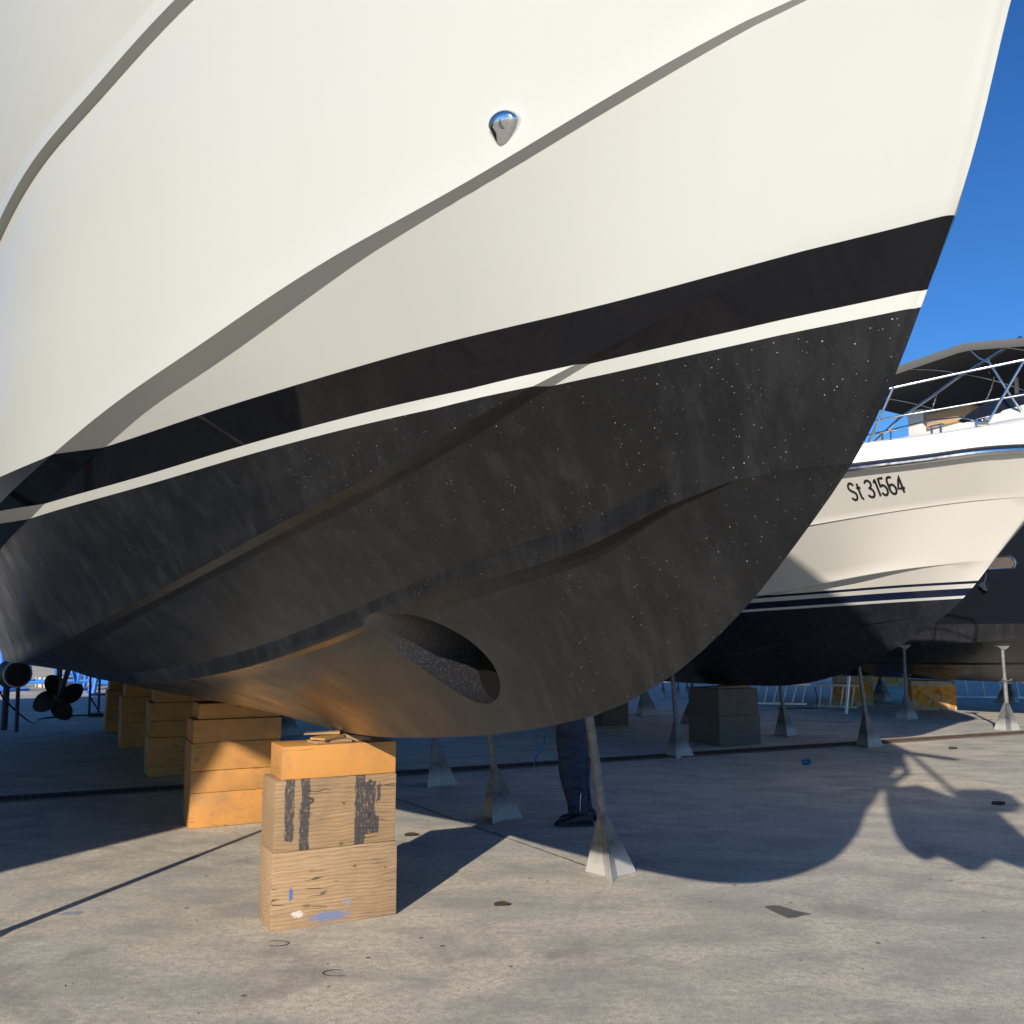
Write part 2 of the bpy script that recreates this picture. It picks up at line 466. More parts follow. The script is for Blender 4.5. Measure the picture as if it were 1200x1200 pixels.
# hull paint: bands at heights that follow the waterline
def hull_paint(name, bands, bottom, top=(.80, .80, .74), sparkle=True, amax=5.2):
    """bands: [(z at x=0 as polynomial coefs in a), colour, rough] from top down; a = -x"""
    q = NT(name); c = q.coord(); x, y, z = q.sep(c)
    a = q.math('MINIMUM', q.math('MULTIPLY', x, -1.0), amax)
    def zline(co):
        r = None
        for k in reversed(co):
            r = k if r is None else q.math('MULTIPLY_ADD', r, a, k) if not isinstance(r, (int, float)) else q.math('MULTIPLY_ADD', a, r, k)
        return r
    cloud = q.noise(c, 1.3, 5, .6)
    col = q.mix(q.ramp(cloud, [(.3, 0.0), (.7, .12)]), top, tuple(t * .88 for t in top))
    run = q.noise(q.mapping(c, (5, 5, .5)), 2.0, 6, .65)
    col = q.mix(q.ramp(run, [(.55, 0.0), (.8, .07)]), col, tuple(t * .72 for t in top))
    rough = q.mixf(cloud, .16, .26)
    under = None
    for (co, bc, br, lim) in bands:
        zz = zline(co)
        mk = q.math('LESS_THAN', z, zz)
        col = q.mix(mk, col, bc)
        rough = q.mixf(mk, rough, br)
        under = mk
    # antifouling: dusty matt black with glitter and scuffs
    d = q.noise(q.mapping(c, (1, 1, 1.2)), 2.2, 7, .65, .5)
    dst = q.noise(c, 60, 4, .7)
    bot = q.mix(q.ramp(d, [(.45, 0.0), (.75, .45)]), bottom, tuple(b * 1.6 + .014 for b in bottom))
    bot = q.mix(q.ramp(dst, [(.55, 0.0), (.75, .30)]), bot, tuple(b * 1.5 + .02 for b in bottom))
    rs = q.noise(q.mapping(c, (7, 7, .9), (0, .5, 0)), 1.6, 6, .7)
    bot = q.mix(q.ramp(rs, [(.50, 0.0), (.72, .38)]), bot, tuple(b * 2.0 + .022 for b in bottom))
    bot = q.mix(q.ramp(rs, [(.28, .6), (.45, 0.0)]), bot, tuple(b * .45 for b in bottom))
    if sparkle:
        for sc_, thr, br in ((70, .10, .55), (30, .065, .8), (150, .30, .6)):
            v = q.vor(q.mapping(c, (1, 1, 1), (0, 0, 0), (sc_, 0, 0)), sc_)
            rr, gg, bb = q.sep(v.outputs['Color'])
            rad = q.math('MULTIPLY', q.ramp(rr, [(.80, 0.0), (1.0, thr)]), q.ramp(q.math('DIVIDE', a, 5.2), [(.30, 1.0), (.75, .45)]))
            clus = q.ramp(q.noise(q.mapping(c, (1, 1, 1), (0, 0, 0), (sc_ * .3, 0, 0)), 1.9, 4, .65), [(.28, .35), (.68, 1.05)])
            sp_ = q.math('LESS_THAN', v.outputs['Distance'], q.math('MULTIPLY', rad, clus))
            tint = q.mix(gg, (.95, .75, .5), (.6, .72, 1.0))
            bot = q.mix(q.math('MULTIPLY', sp_, q.math('MULTIPLY', bb, br)), bot, tint)
    strk = q.noise(q.mapping(c, (2.5, 2.5, .5)), 2.0, 4, .6)
    brough = q.ramp(strk, [(.3, .24), (.7, .38)])
    col = q.mix(under, col, bot)
    rough = q.mixf(under, rough, brough)
    q.set(Base_Color=col, Roughness=rough)
    q.b.inputs['IOR'].default_value = 1.45
    q.l(q.mixf(under, .38, .5), q.b.inputs['Specular IOR Level'])
    bn = q.bump(q.math('MULTIPLY', q.math('ADD', q.noise(c, 240, 3), q.math('MULTIPLY', q.noise(c, 3.0, 2), 1.0)), under), .12, .003)
    return q.m
# ------------------------------------------------------------------ hulls
def make_row(pts):
    a, b, z = zip(*pts)
    return dict(a0=a[0], fb=spline(a, b), fz=spline(a, z), pts=pts)

def hull_mesh(name, stem, keel_row, rails, sheer, aend, mat, parent, tunnel=None, n=110, sharp=21, rnd=.012, power=1.7, rake=0.6, deck_crown=.12):
    """rails: list of dicts(row, w (flat width), lift (blend height), push, kind). Everything starboard, then mirrored."""
    sz = np.array([p[1] for p in stem]); sa = np.array([p[0] for p in stem])
    o_ = np.argsort(sz); fstem = spline(sz[o_], sa[o_])
    u = np.concatenate([[0, .00015, .0004, .0009, .002, .0045, .009, .016], np.linspace(.028, 1, n)])
    t = u ** 1.0
    def sample(row, a_end=aend):
        a0 = row['a0']; a = a0 + (a_end - a0) * (np.concatenate([u[:8], .028 + (1 - .028) * ((u[8:] - .028) / .972) ** power]))
        b = row['fb'](a); z = row['fz'](a)
        da = a - a0
        b = np.maximum(b, 0) if not row.get('keel') else b * 0
        if not row.get('keel'):
            b = b + rnd * (1 - np.exp(-da / .006)) * np.exp(-da / .08)
        b[0] = 0
        return np.stack([a, b, z], 1)
    lines = []     # each: array (cols,3)
    K = sample(keel_row); lines.append(K)
    prev = K
    def between(A, B, m, bulge):
        out = []
        zA, zB = A[0, 2], B[0, 2]
        for k in range(1, m + 1):
            s = k / (m + 1)
            L = A * (1 - s) + B * s
            d = B - A
            nrm = np.stack([0 * d[:, 0], d[:, 2], -d[:, 1]], 1)   # points outboard/down
            sgn = np.sign(nrm[:, 1:2] + 1e-9)
            L = L + nrm * sgn * bulge * 4 * s * (1 - s) * np.clip((L[:, 0:1] - L[0, 0] - .3) / 1.5, 0, 1)
            tgt = np.array([float(fstem(L[0, 2])), 0, L[0, 2]])
            corr = tgt - L[0]
            fall = np.exp(-(L[:, 0] - L[0, 0]) / .25)[:, None]
            L = L + corr * fall
            L[0] = tgt
            out.append(L)
        return out
    outer = [sample(r['row']) for r in rails] + [sample(sheer)]
    for ri, r in enumerate(rails):
        O = outer[ri]
        a = O[:, 0]; fade = np.clip((a - r.get('start', O[0, 0])) / r.get('ramp', .6), 0, 1)
        fade = fade * fade * (3 - 2 * fade)
        up = outer[ri + 1] - O; up /= np.linalg.norm(up, axis=1)[:, None]
        dn = (outer[ri - 1] if ri else K) - O; dn /= np.linalg.norm(dn, axis=1)[:, None]
        N = np.stack([0 * a, up[:, 2], -up[:, 1]], 1); N /= np.linalg.norm(N, axis=1)[:, None]
        f1 = fade[:, None]
        if 'inner' in r: F = np.stack([a, np.minimum(O[:, 1], r['inner']['fb'](a)), r['inner']['fz'](a)], 1)
        else: F = O + np.array([0, -r['w'], r.get('iz', -.004)])
        I = (O + dn * .008) * (1 - f1) + F * f1
        L_ = r['lift']
        Tp = O + up * L_ - N * r['push'] * f1
        Tm = O + up * L_ * .5 - N * r['push'] * .30 * f1
        for X, dz in ((I, -.008), (O, 0), (Tm, L_ * .5), (Tp, L_)):
            X[:, 1] = np.maximum(X[:, 1], 0)
            X[0] = (float(fstem(O[0, 2] + dz)), 0, O[0, 2] + dz)
            X[1:, 1] = np.maximum(X[1:, 1], .0005)
        lines += between(prev, I, r['m'], r['bulge'])
        lines += [I, O, Tm, Tp]
        prev = Tp
    S = sample(sheer)
    lines += between(prev, S, 8, .0)
    lines.append(S)
    G = np.array(lines)               # rows x cols x 3
    # raked transom
    zmin, zmax = G[:, -1, 2].min(), G[:, -1, 2].max()
    bm = bmesh.new()
    nr, nc = G.shape[:2]
    stb = [[None] * nc for _ in range(nr)]; prt = [[None] * nc for _ in range(nr)]
    for i in range(nr):
        for j in range(nc):
            a, b, z = G[i, j]
            aa = a + (z - zmin) * rake * max(0, (a - (aend - 2)) / 2)
            if b < 1e-6:
                v = bm.verts.new((-aa, 0, z)); stb[i][j] = prt[i][j] = v
            else:
                stb[i][j] = bm.verts.new((-aa, -b, z)); prt[i][j] = bm.verts.new((-aa, b, z))
    def quad(vs):
        u_ = []
        for v in vs:
            if v not in u_: u_.append(v)
        if len(u_) >= 3:
            try: bm.faces.new(u_)
            except ValueError: pass
    for i in range(nr - 1):
        for j in range(nc - 1):
            quad((stb[i][j], stb[i + 1][j], stb[i + 1][j + 1], stb[i][j + 1]))
            quad((prt[i][j], prt[i][j + 1], prt[i + 1][j + 1], prt[i + 1][j]))
    # deck and transom
    cen = [bm.verts.new((v.co.x, 0, v.co.z + deck_crown * min(1, abs(v.co.y)))) if v.co.y else v for v in stb[-1]]
    for j in range(nc - 1):
        quad((stb[-1][j], cen[j], cen[j + 1], stb[-1][j + 1]))
        quad((prt[-1][j], prt[-1][j + 1], cen[j + 1], cen[j]))
    ring = [stb[i][-1] for i in range(nr)] + [cen[-1]] + [prt[i][-1] for i in range(nr - 1, 0, -1)]
    bm.faces.new(ring)
    bmesh.ops.recalc_face_normals(bm, faces=bm.faces)
    bmesh.ops.triangulate(bm, faces=[f for f in bm.faces if len(f.verts) > 4])
    me = bpy.data.meshes.new(name); bm.to_mesh(me); bm.free()
    me.materials.append(mat)
    o = bpy.data.objects.new(name, me); o.parent = parent; COL.objects.link(o)
    if tunnel:
        ta, tz, tr, trx = tunnel
        cut = bmesh.new()
        bmesh.ops.create_cone(cut, cap_ends=True, segments=72, radius1=tr, radius2=tr, depth=3,
                              matrix=Matrix.Translation((-ta, 0, tz)) @ Matrix.Diagonal((trx / tr, 1, 1, 1)) @ Matrix.Rotation(R(90), 4, 'X'))
        cm = bpy.data.meshes.new('cut'); cut.to_mesh(cm); cut.free()
        co = bpy.data.objects.new('cut', cm); co.parent = parent; COL.objects.link(co)
        md = o.modifiers.new('b', 'BOOLEAN'); md.operation = 'DIFFERENCE'; md.object = co; md.solver = 'EXACT'
        dg = bpy.context.evaluated_depsgraph_get(); dg.update()
        nm = bpy.data.meshes.new_from_object(o.evaluated_get(dg))
        o.modifiers.clear(); o.data = nm; nm.name = name
        bpy.data.objects.remove(co)
        me = nm
    if tunnel:
        me.materials.append(M['tunnel'])
        for p_ in me.polygons:
            if all(abs(math.hypot((me.vertices[v].co.x + ta) * tr / trx, me.vertices[v].co.z - tz) - tr) < 2e-3 for v in p_.vertices) and abs(p_.normal.y) < .2:
                p_.material_index = 1
    set_sharp(me, sharp)
    return o

q = NT('glossy_tunnel_paint'); c = q.coord()
v = q.vor(c, 240); sp_ = q.math('LESS_THAN', v.outputs['Distance'], q.ramp(q.sep(v.outputs['Color'])[0], [(.45, 0.0), (1.0, .34)]))
q.set(Base_Color=q.mix(q.math('MULTIPLY', sp_, .30), (.020, .020, .023), (.35, .40, .48)), Roughness=.17)
q.b.inputs['IOR'].default_value = 1.7
q.bump(q.noise(c, 90, 5, .7), .5, .004)
M['tunnel'] = q.m
# control points: metres aft of the camera, half breadth, height
STEM = [(2.728, 1.198), (2.468, 1.251), (2.263, 1.314), (2.082, 1.387), (1.919, 1.475), (1.771, 1.571), (1.651, 1.666), (1.539, 1.762), (1.436, 1.86),
        (1.362, 1.951), (1.291, 2.061), (1.238, 2.154), (1.16, 2.295), (1.09, 2.449), (1.015, 2.653), (.93, 2.83), (.82, 3.03), (.69, 3.3), (.41, 3.81), (.20, 4.21), (.03, 4.55), (-.06, 4.80)]
KEEL = make_row([(2.728, 0, 1.198), (3.032, 0, 1.148), (3.645, 0, 1.072), (4.62, 0, .986), (6, 0, .955), (9, 0, .95), (13, 0, .97), (16.5, 0, 1.0)]); KEEL['keel'] = True
RD = make_row([(1.445, 0, 1.855), (1.631, .098, 1.850), (2.127, .208, 1.736), (2.638, .319, 1.650), (3.12, .419, 1.559), (3.633, .511, 1.461), (4.316, .623, 1.353), (4.991, .731, 1.275), (6.24, .9, 1.191), (8.5, 1.04, 1.13), (16.5, 1.08, 1.12)])
RC = make_row([(1.155, 0, 2.303), (1.455, .189, 2.272), (1.69, .294, 2.208), (2.058, .449, 2.11), (2.59, .635, 1.976), (3.098, .761, 1.888), (3.852, .903, 1.777), (4.543, 1.041, 1.672), (5.47, 1.226, 1.532), (6.925, 1.484, 1.336), (9, 1.66, 1.25), (16.5, 1.70, 1.24)])
RB = make_row([(.955, 0, 2.80), (1.322, .244, 2.769), (1.573, .436, 2.683), (1.891, .672, 2.552), (2.285, .877, 2.473), (2.9, 1.113, 2.373), (3.495, 1.288, 2.314), (4.185, 1.465, 2.236), (5.219, 1.692, 2.121), (7.5, 1.98, 1.93), (11, 2.15, 1.80), (16.5, 2.15, 1.75)])
RBi = make_row([(.955, 0, 2.80), (1.31, .22, 2.767), (1.596, .42, 2.670), (1.924, .657, 2.537), (2.361, .853, 2.447), (3.005, 1.069, 2.339), (3.72, 1.251, 2.258), (4.902, 1.491, 2.103), (5.631, 1.615, 2.029), (8, 1.85, 1.88), (11, 1.98, 1.76), (16.5, 1.98, 1.71)])
RA = make_row([(.575, 0, 3.50), (1.1, .28, 3.49), (1.6, .62, 3.46), (2.2, .98, 3.43), (2.81, 1.254, 3.391), (3.4, 1.45, 3.358), (3.92, 1.594, 3.365), (4.8, 1.77, 3.36), (6.2, 1.97, 3.3), (9, 2.2, 3.2), (16.5, 2.25, 3.15)])
SH = make_row([(-.06, 0, 4.80), (.3, .27, 4.76), (.9, .72, 4.68), (1.8, 1.26, 4.60), (3.2, 1.76, 4.5), (6, 2.22, 4.35), (9, 2.40, 4.25), (16.5, 2.38, 4.15)])
BANDS = [([2.3833, -.0892, .0122], (.005, .005, .0065), .03, 0), ([2.2301, -.0559, .0059], (.54, .55, .51), .16, 0), ([2.193, -.0479, .0043], (.02, .02, .022), .35, 0)]
#BANDS_END
M['main_paint'] = hull_paint('main_hull_paint', BANDS, (.0065, .007, .0085), (.462, .468, .434))

OFF1 = 1.55
yacht = empty('motor_yacht', yard(OFF1, 0), HEAD)
tag(yacht, 'huge white hull with black bottom filling the frame, resting on timber blocks', 'yacht')
hull_mesh('hull', STEM, KEEL, [
    dict(row=RD, w=.05, lift=.08, push=.030, m=12, bulge=.025, ramp=.6, start=1.60),
    dict(row=RC, w=.055, lift=.08, push=.022, m=7, bulge=.010, ramp=.8, start=1.60),
    dict(row=RB, inner=RBi, w=.05, lift=.02, push=.004, m=7, bulge=.0, sl=2.0, ramp=.3, start=1.0),
    dict(row=RA, w=.035, iz=-.012, lift=.07, push=.018, m=8, bulge=.0, sl=2.2, ramp=.8, start=.9),
    ], SH, 16.5, M['main_paint'], yacht, tunnel=(3.17, 1.405, .165, .215))
# more of the main yacht -------------------------------------------------
def hb(row, a): return float(row['fb'](a))
def hz(row, a): return float(row['fz'](a))
# chrome clam-shell vent on the topside
def vent(parent):
    from mathutils.bvhtree import BVHTree
    bm_ = bmesh.new(); bm_.from_mesh(next(c_ for c_ in parent.children if c_.name.startswith('hull')).data); bt_ = BVHTree.FromBMesh(bm_); bm_.free()
    base, nrm, _, _ = bt_.ray_cast(Vector((-1.826, -4, 2.652)), Vector((0, 1, 0)))
    base = base - nrm * .002
    up = (Vector((0, 0, 1)) - nrm * nrm.z).normalized(); rt = up.cross(nrm).normalized()
    # local frame: fx along the boat, fy up the hull, fz out
    g = MB()
    P = []
    N, K = 30, 14
    for i in range(N + 1):
        th = math.pi * 2 * i / N
        row = []
        for k in range(K + 1):
            f = k / K
            # teardrop outline: round on top, pulled to a point at the lower left
            cx, cy = math.cos(th), math.sin(th)
            rr = .040 * (1 + .06 * cx)
            px, py = cx * rr * 1.05, cy * rr * .80
            if cy < 0: px, py = px * (1 + cy * .42) - .012 * cy * cy, py * 1.5
            h = .024 * max(0, 1 - f ** 3.5) ** .45 * (1 + .25 * (py / .037) * f)
            if cy < -.2: h *= (1 - .35 * f * (-cy))
            row.append(base + rt * (px * f) + up * (py * f) + nrm * (h + .0005))
        P.append(row)
    g.grid(P)
    bmesh.ops.remove_doubles(g.bm, verts=g.bm.verts, dist=.00005)
    o = g.build('vent_cowl', M['chrome'], parent, 60)
    m = MB()
    pts = [base + rt * (.010 + .010 * math.cos(t)) + up * (-.004 + .013 * math.sin(t)) + nrm * .0235 for t in np.linspace(1.9, 4.5, 9)]
    m.tube(pts, [.0012, .002, .0026, .003, .003, .003, .0026, .002, .0012], 8).build('vent_slot', M['rubber'], o)
vent(yacht)

def rail_set(parent, name, W, zf, stations, mat, h=(.33, .66), inset=.12, r=.014, sides=(-1, 1), lean=.12):
    """guard rails that follow the deck edge"""
    for s in sides:
        m = MB()
        aa = np.linspace(stations[0], stations[-1], 40)
        for hh in h:
            m.tube([(-a + lean * hh, s * max(.02, W(a) - inset), zf(a) + hh) for a in aa], r if hh == h[-1] else r * .7, 10)
        o = m.build(name, mat, parent)
        for a in stations:
            b = s * max(.02, W(a) - inset)
            q = MB(); q.tube([(-a - .06, b, zf(a) - .02), (-a + lean * h[-1], b, zf(a) + h[-1])], r * .9, 10).build('stanchion', mat, o)

Wsh = lambda a: hb(SH, a); Zsh = lambda a: hz(SH, a)
m = MB(); aa = list(np.linspace(-.06, 16.4, 60))
for s in (-1, 1): m.tube([(-a, s * (Wsh(a) + .012), Zsh(a) - .05) for a in aa], .03, 10)
m.build('rub_rail', M['steel'], yacht)
# cabin with side windows, well above and behind the frame
def loft_box(parent, name, mat, secs, bev=None, smooth=30):
    """secs: (x, halfwidth_bottom, halfwidth_top, z0, z1)"""
    m = MB(); P = []
    for (x, w0, w1, z0, z1) in secs:
        P.append([Vector((x, -w0, z0)), Vector((x, -w1 - .03, z0 + (z1 - z0) * .8)), Vector((x, -w1 * .9, z1 - .02)), Vector((x, 0, z1 + .04)),
                  Vector((x, w1 * .9, z1 - .02)), Vector((x, w1 + .03, z0 + (z1 - z0) * .8)), Vector((x, w0, z0))])
    V = m.grid(P)
    m.bm.faces.new(V[0]); m.bm.faces.new(V[-1][::-1])
    for i in range(len(V) - 1): m.bm.faces.new((V[i][0], V[i + 1][0], V[i + 1][-1], V[i][-1]))
    return m.build(name, mat, parent, smooth)
cab = loft_box(yacht, 'cabin', M['deck_white'], [(-3.2, .7, .5, 4.45, 4.62), (-5.2, 1.5, 1.25, 4.3, 5.0), (-7.0, 1.75, 1.5, 4.25, 5.9), (-12.5, 1.85, 1.6, 4.15, 6.1), (-14.2, 1.85, 1.6, 4.1, 5.9)])
for s in (-1, 1):
    m = MB(); m.grid([[Vector((-x, s * (wb + .012), z0)), Vector((-x - .1, s * (wt + .012), z1))] for x, wb, wt, z0, z1 in ((6.9, 1.66, 1.56, 4.95, 5.45), (8.5, 1.73, 1.62, 4.95, 5.55), (11.8, 1.78, 1.66, 4.95, 5.6))])
    m2 = m.build('side_window', M['smoked'], cab); m2.modifiers.new('t', 'SOLIDIFY').thickness = .01

# added black disc plugging the thruster tunnel so no sunlight passes through
m = MB(); m.poly_prism([Vector((-3.17 + .217 * math.cos(t), .025, 1.405 + .167 * math.sin(t))) for t in np.linspace(0, 2 * math.pi, 48, endpoint=False)], (0, .02, 0))
q = NT('matt_black_plug'); q.set(Base_Color=(.006, .006, .006), Roughness=.95); q.b.inputs['Specular IOR Level'].default_value = .1
th_ = m.build('tunnel_plug', q.m, yacht)

def propeller(parent, x, y, z, r=.36, blades=4, rot=.35):
    m = MB()
    m.tube([(x + .20, y, z), (x + .12, y, z), (x - .05, y, z), (x - .16, y, z), (x - .22, y, z)], [.055, .07, .075, .05, .015], 20)
    hub = m.build('propeller', M['bronze'], parent)
    for k in range(blades):
        th = rot + k * 2 * math.pi / blades
        g = MB(); P = []
        for i in range(13):
            f = i / 12; rr = .06 + (r - .06) * f
            wd = r * .50 * math.sin(math.pi * min(1, (.16 + .84 * f)) ** 1.35) ** .55 if f < 1 else .02
            wd = max(wd, .03)
            row = []
            for j in range(9):
                g_ = (j / 8 - .5) * 2
                ang = th + g_ * wd / max(rr, .12) * .82 + .25 * f * f
                px = g_ * wd * .42 - .03 * f
                row.append(Vector((x + px, y + rr * math.cos(ang), z + rr * math.sin(ang))))
            P.append(row)
        g.grid(P)
        b = g.build('blade', M['bronze'], hub)
        so = b.modifiers.new('s', 'SOLIDIFY'); so.thickness = .016; so.offset = 0
for s in (-1, 1):
    y = s * .98 if s > 0 else -1.06
    zz = .56
    propeller(yacht, -15.25, y, zz, .345, 4, .2 if s < 0 else .6)
    MB().tube([(-15.1, y, zz), (-11.9, y, 1.17)], .032, 12).build('propeller_shaft', M['bronze'], yacht)
    m = MB(); m.poly_prism([(-14.82, y - .018, zz), (-14.98, y - .018, zz), (-15.05, y - .018, 1.20), (-14.86, y - .018, 1.20)], (0, .036, 0)).build('shaft_strut', M['bronze'], yacht, bevel=.006)
    m = MB(); m.poly_prism([(-15.75, y - .02, .42), (-16.2, y - .02, .42), (-16.25, y - .02, 1.15), (-15.7, y - .02, 1.15)], (0, .04, 0)).build('rudder', M['bronze'], yacht, bevel=.012)

# bow roller; below it an added unseen plate shaped to throw the toothed shadow
m = MB(); m.box((.28, 0, 4.70), (.9, .16, .07), bev=.01).build('bow_roller', M['steel'], yacht)
def anchor(root_loc, rz, shift=(0, 0, 0)):
    A = empty('shadow_plate', root_loc, rz)
    outl = [(.62, 3.36), (.66, 3.18), (.72, 2.80), (.74, 2.46), (.71, 2.28), (.58, 2.17), (.44, 2.29), (.22, 2.19), (-.06, 2.44), (-.23, 2.39), (-.45, 2.42), (-.70, 2.50), (-.62, 2.66),
            (-.49, 2.84), (-.48, 3.24), (-.69, 3.33), (-.87, 3.51), (-.88, 3.74), (-.70, 3.81), (-.31, 3.67), (-.19, 3.4), (-.01, 3.46), (.19, 3.59)]
    m = MB(); P = [Vector((-a + shift[0], -.05, z + shift[2])) for a, z in outl]
    m.poly_prism(P, (0, .10, 0))
    m.build('toothed_plate', M['galv'], A, bevel=.02)
    m = MB(); m.tube([(-.60 , 0, 3.34), (-.45, 0, 3.62), (-.22, 0, 3.9), (-.1, 0, 4.62)], [.05, .05, .045, .04], 10)
    m.tube([(.05, 0, 4.62), (.13, 0, 4.06), (.21, 0, 3.44)], .022, 8)
    m.tube([(.12, 0, 4.62), (.20, 0, 4.06), (.28, 0, 3.50)], .014, 8).build('plate_hanger', M['galv'], A)
    return A
tag(anchor(yard(OFF1, 0), HEAD), 'big galvanised plate anchor hanging from the bow roller of the near hull', 'anchor')

# ------------------------------------------------------------------ ground
m = MB()
S = 600
xs = [-S, -60, -20, 20, 60, S]
P = [[Vector((x, y, 0)) for y in (-S, -30, 0, 30, 80, S)] for x in xs]
m.grid(P)
g = m.build('ground', M['concrete'], None, 0); tag(g, kind='structure')
if g.data.polygons[0].normal.z < 0: g.data.flip_normals()

# slab joints: shallow filled grooves across the yard
def strip(p0, p1, wd, z, mat, name, wob=.0, n=40):
    d = (p1 - p0); L = d.length; d.normalize(); nn = Vector((-d.y, d.x, 0))
    m = MB(); P = []
    for i in range(n + 1):
        c = p0 + d * L * i / n + nn * random.uniform(-wob, wob)
        ww = wd * random.uniform(.75, 1.2) / 2
        P.append([Vector((c.x + nn.x * ww, c.y + nn.y * ww, z)), Vector((c.x - nn.x * ww, c.y - nn.y * ww, z))])
    m.grid(P)
    o = m.build(name, mat, None, 0)
    for f in o.data.polygons:
        if f.normal.z < 0: o.data.flip_normals(); break
    return o
M['joint'] = simple('dark_joint_filler', (.055, .05, .045), .95, 0, .4, 20)
for i, (p0, p1) in enumerate([(Vector((-1.5, 9.55, 0)), Vector((.62, 6.1, 0)))]):
    tag(strip(p0, p1, .012, .004, M['joint'], 'ground_joint', .004, 90), kind='structure')
tag(strip(Vector((14, 30, 0)), Vector((-14, 30, 0)), .03, .004, M['joint'], 'ground_joint', .003, 60), kind='structure')

# drain channel across the yard
dm = NT('rusty_drain_grate'); c = dm.coord()
n1 = dm.noise(c, 14, 5, .7)
dm.set(Base_Color=dm.mix(dm.ramp(n1, [(.4, 0.0), (.65, 1.0)]), (.035, .032, .03), (.16, .085, .04)), Roughness=.85)
M['grate'] = dm.m
M['kerb_iron'] = simple('drain_edge', (.12, .10, .085), .8, .0, .4, 12)
p0 = Vector((-4.58, 8.73, 0)); p1 = Vector((7.63, 14.4, 0)); dd = (p1 - p0).normalized(); nn = Vector((-dd.y, dd.x, 0))
ang = math.atan2(dd.y, dd.x)
drain = empty('drain_channel', p0, ang)
tag(drain, 'narrow rusty slotted drain running across the concrete yard', 'drain')
DL0, DL1 = -14, 32
m = MB(); m.box(((DL0 + DL1) / 2, 0, .003), (DL1 - DL0, .27, .006)).build('channel', M['joint'], drain, 0)
m = MB()
for s in (-1, 1): m.box(((DL0 + DL1) / 2, s * .148, .008), (DL1 - DL0, .018, .016))
m.build('edge_frame', M['kerb_iron'], drain, 0)
m = MB(); x = DL0
while x < DL1:
    m.box((x, 0, .010), (.030, .27, .008)); x += .065
tag(m.build('slats', M['grate'], drain, 0), kind=None)

# ------------------------------------------------------------------ timber stacks
BEAMROT = math.atan2(PT.y, PT.x)
def beam(name, c0, size, mat, label, group, dr=0.0, bev=.008, cat='timber block'):
    """c0 = centre of the underside"""
    m = MB(); m.box((0, 0, 0), size, bev=bev, seg=2, jitter=.0015)
    o = m.build(name, mat, None, 40)
    o.location = (c0.x, c0.y, c0.z + size[2] / 2); o.rotation_euler = (0, 0, BEAMROT + dr)
    return tag(o, label, cat, group)
GA = 'keel blocks of the near hull'
# nearest stack
CX = OFF1 - .03
beam('timber_block', yard(CX, 5.13, 0), (.672, .29, .383), M['timber_blue'], 'bottom block of the nearest stack, bare pine with a blue paint dab', GA)
beam('timber_block', yard(CX - .005, 5.125, .384), (.655, .285, .357), M['timber_smeared'], 'middle block of the nearest stack, streaked with black paint', GA, .012)
beam('timber_block', yard(CX + .012, 5.12, .742), (.618, .27, .168), M['timber_orange'], 'orange painted block on top of the nearest stack', GA, -.01)
def wedge(c, L, wd, h, rz, mat, label, thin=.35, cat='wedge', grp='wedges under the near keel'):
    m = MB()
    A = [Vector((-L / 2, -wd / 2, 0)), Vector((L / 2, -wd / 2, 0)), Vector((L / 2, -wd / 2, h)), Vector((-L / 2, -wd / 2, h * thin))]
    m.poly_prism(A, (0, wd, 0))
    o = m.build('wooden_wedge', mat, None, 30, bevel=.003)
    o.location = c; o.rotation_euler = (0, 0, rz)
    return tag(o, label, cat, grp)
wedge(yard(CX - .03, 5.06, .911), .21, .12, .020, BEAMROT + .15, M['timber_blue'], 'lowest splintered wooden wedge on the orange top block of the nearest stack', .8)
wedge(yard(CX - .045, 5.05, .932), .17, .10, .020, BEAMROT + .6, M['timber_orange'], 'orange middle wedge under the keel at the nearest stack', .6)
wedge(yard(CX - .06, 5.10, .953), .19, .07, .016, BEAMROT - .35, M['timber'], 'pale pointed topmost wedge jutting left at the nearest stack', .3)
wedge(yard(CX + .10, 5.12, .911), .22, .12, .05, BEAMROT + 2.9, M['timber'], 'shaded wedge to the right of the splintered ones on the nearest stack', .4)
# the other stacks under the near keel
names = ['second stack from the camera', 'third stack from the camera', 'fourth stack from the camera', 'farthest dark stack by the propeller']
lay = [[(.262, 'bottom'), (.165, 'second lowest'), (.215, 'third lowest'), (.175, 'second from top'), (.125, 'top')],
       [(.10, 'bottom'), (.30, 'second lowest'), (.17, 'middle'), (.19, 'second from top'), (.17, 'top')],
       [(.32, 'bottom'), (.13, 'second lowest'), (.20, 'second from top'), (.28, 'top')],
       [(.30, 'bottom'), (.32, 'middle'), (.31, 'top')]]
for si, (a, c0, wd, dp) in enumerate([(7.96, OFF1 + .0, .69, .34), (10.86, OFF1 + .03, .72, .36), (13.65, OFF1 + .0, .74, .38), (15.9, OFF1 + .0, .78, .4)]):
    z = 0
    for k, (h, pos) in enumerate(lay[si]):
        last = k == len(lay[si]) - 1
        mat = M['timber_orange']
        beam('timber_block', yard(c0 + random.uniform(-.006, .006) + (0.0 if not last else .015), a + random.uniform(-.004, .004) + (.02 if last else 0), z + .0005), (wd - random.uniform(0, .012) - (.05 if last else 0), dp, h - .002), mat,
             '%s orange block of the %s' % (pos, names[si]), GA, random.uniform(-.008, .008))
        z += h
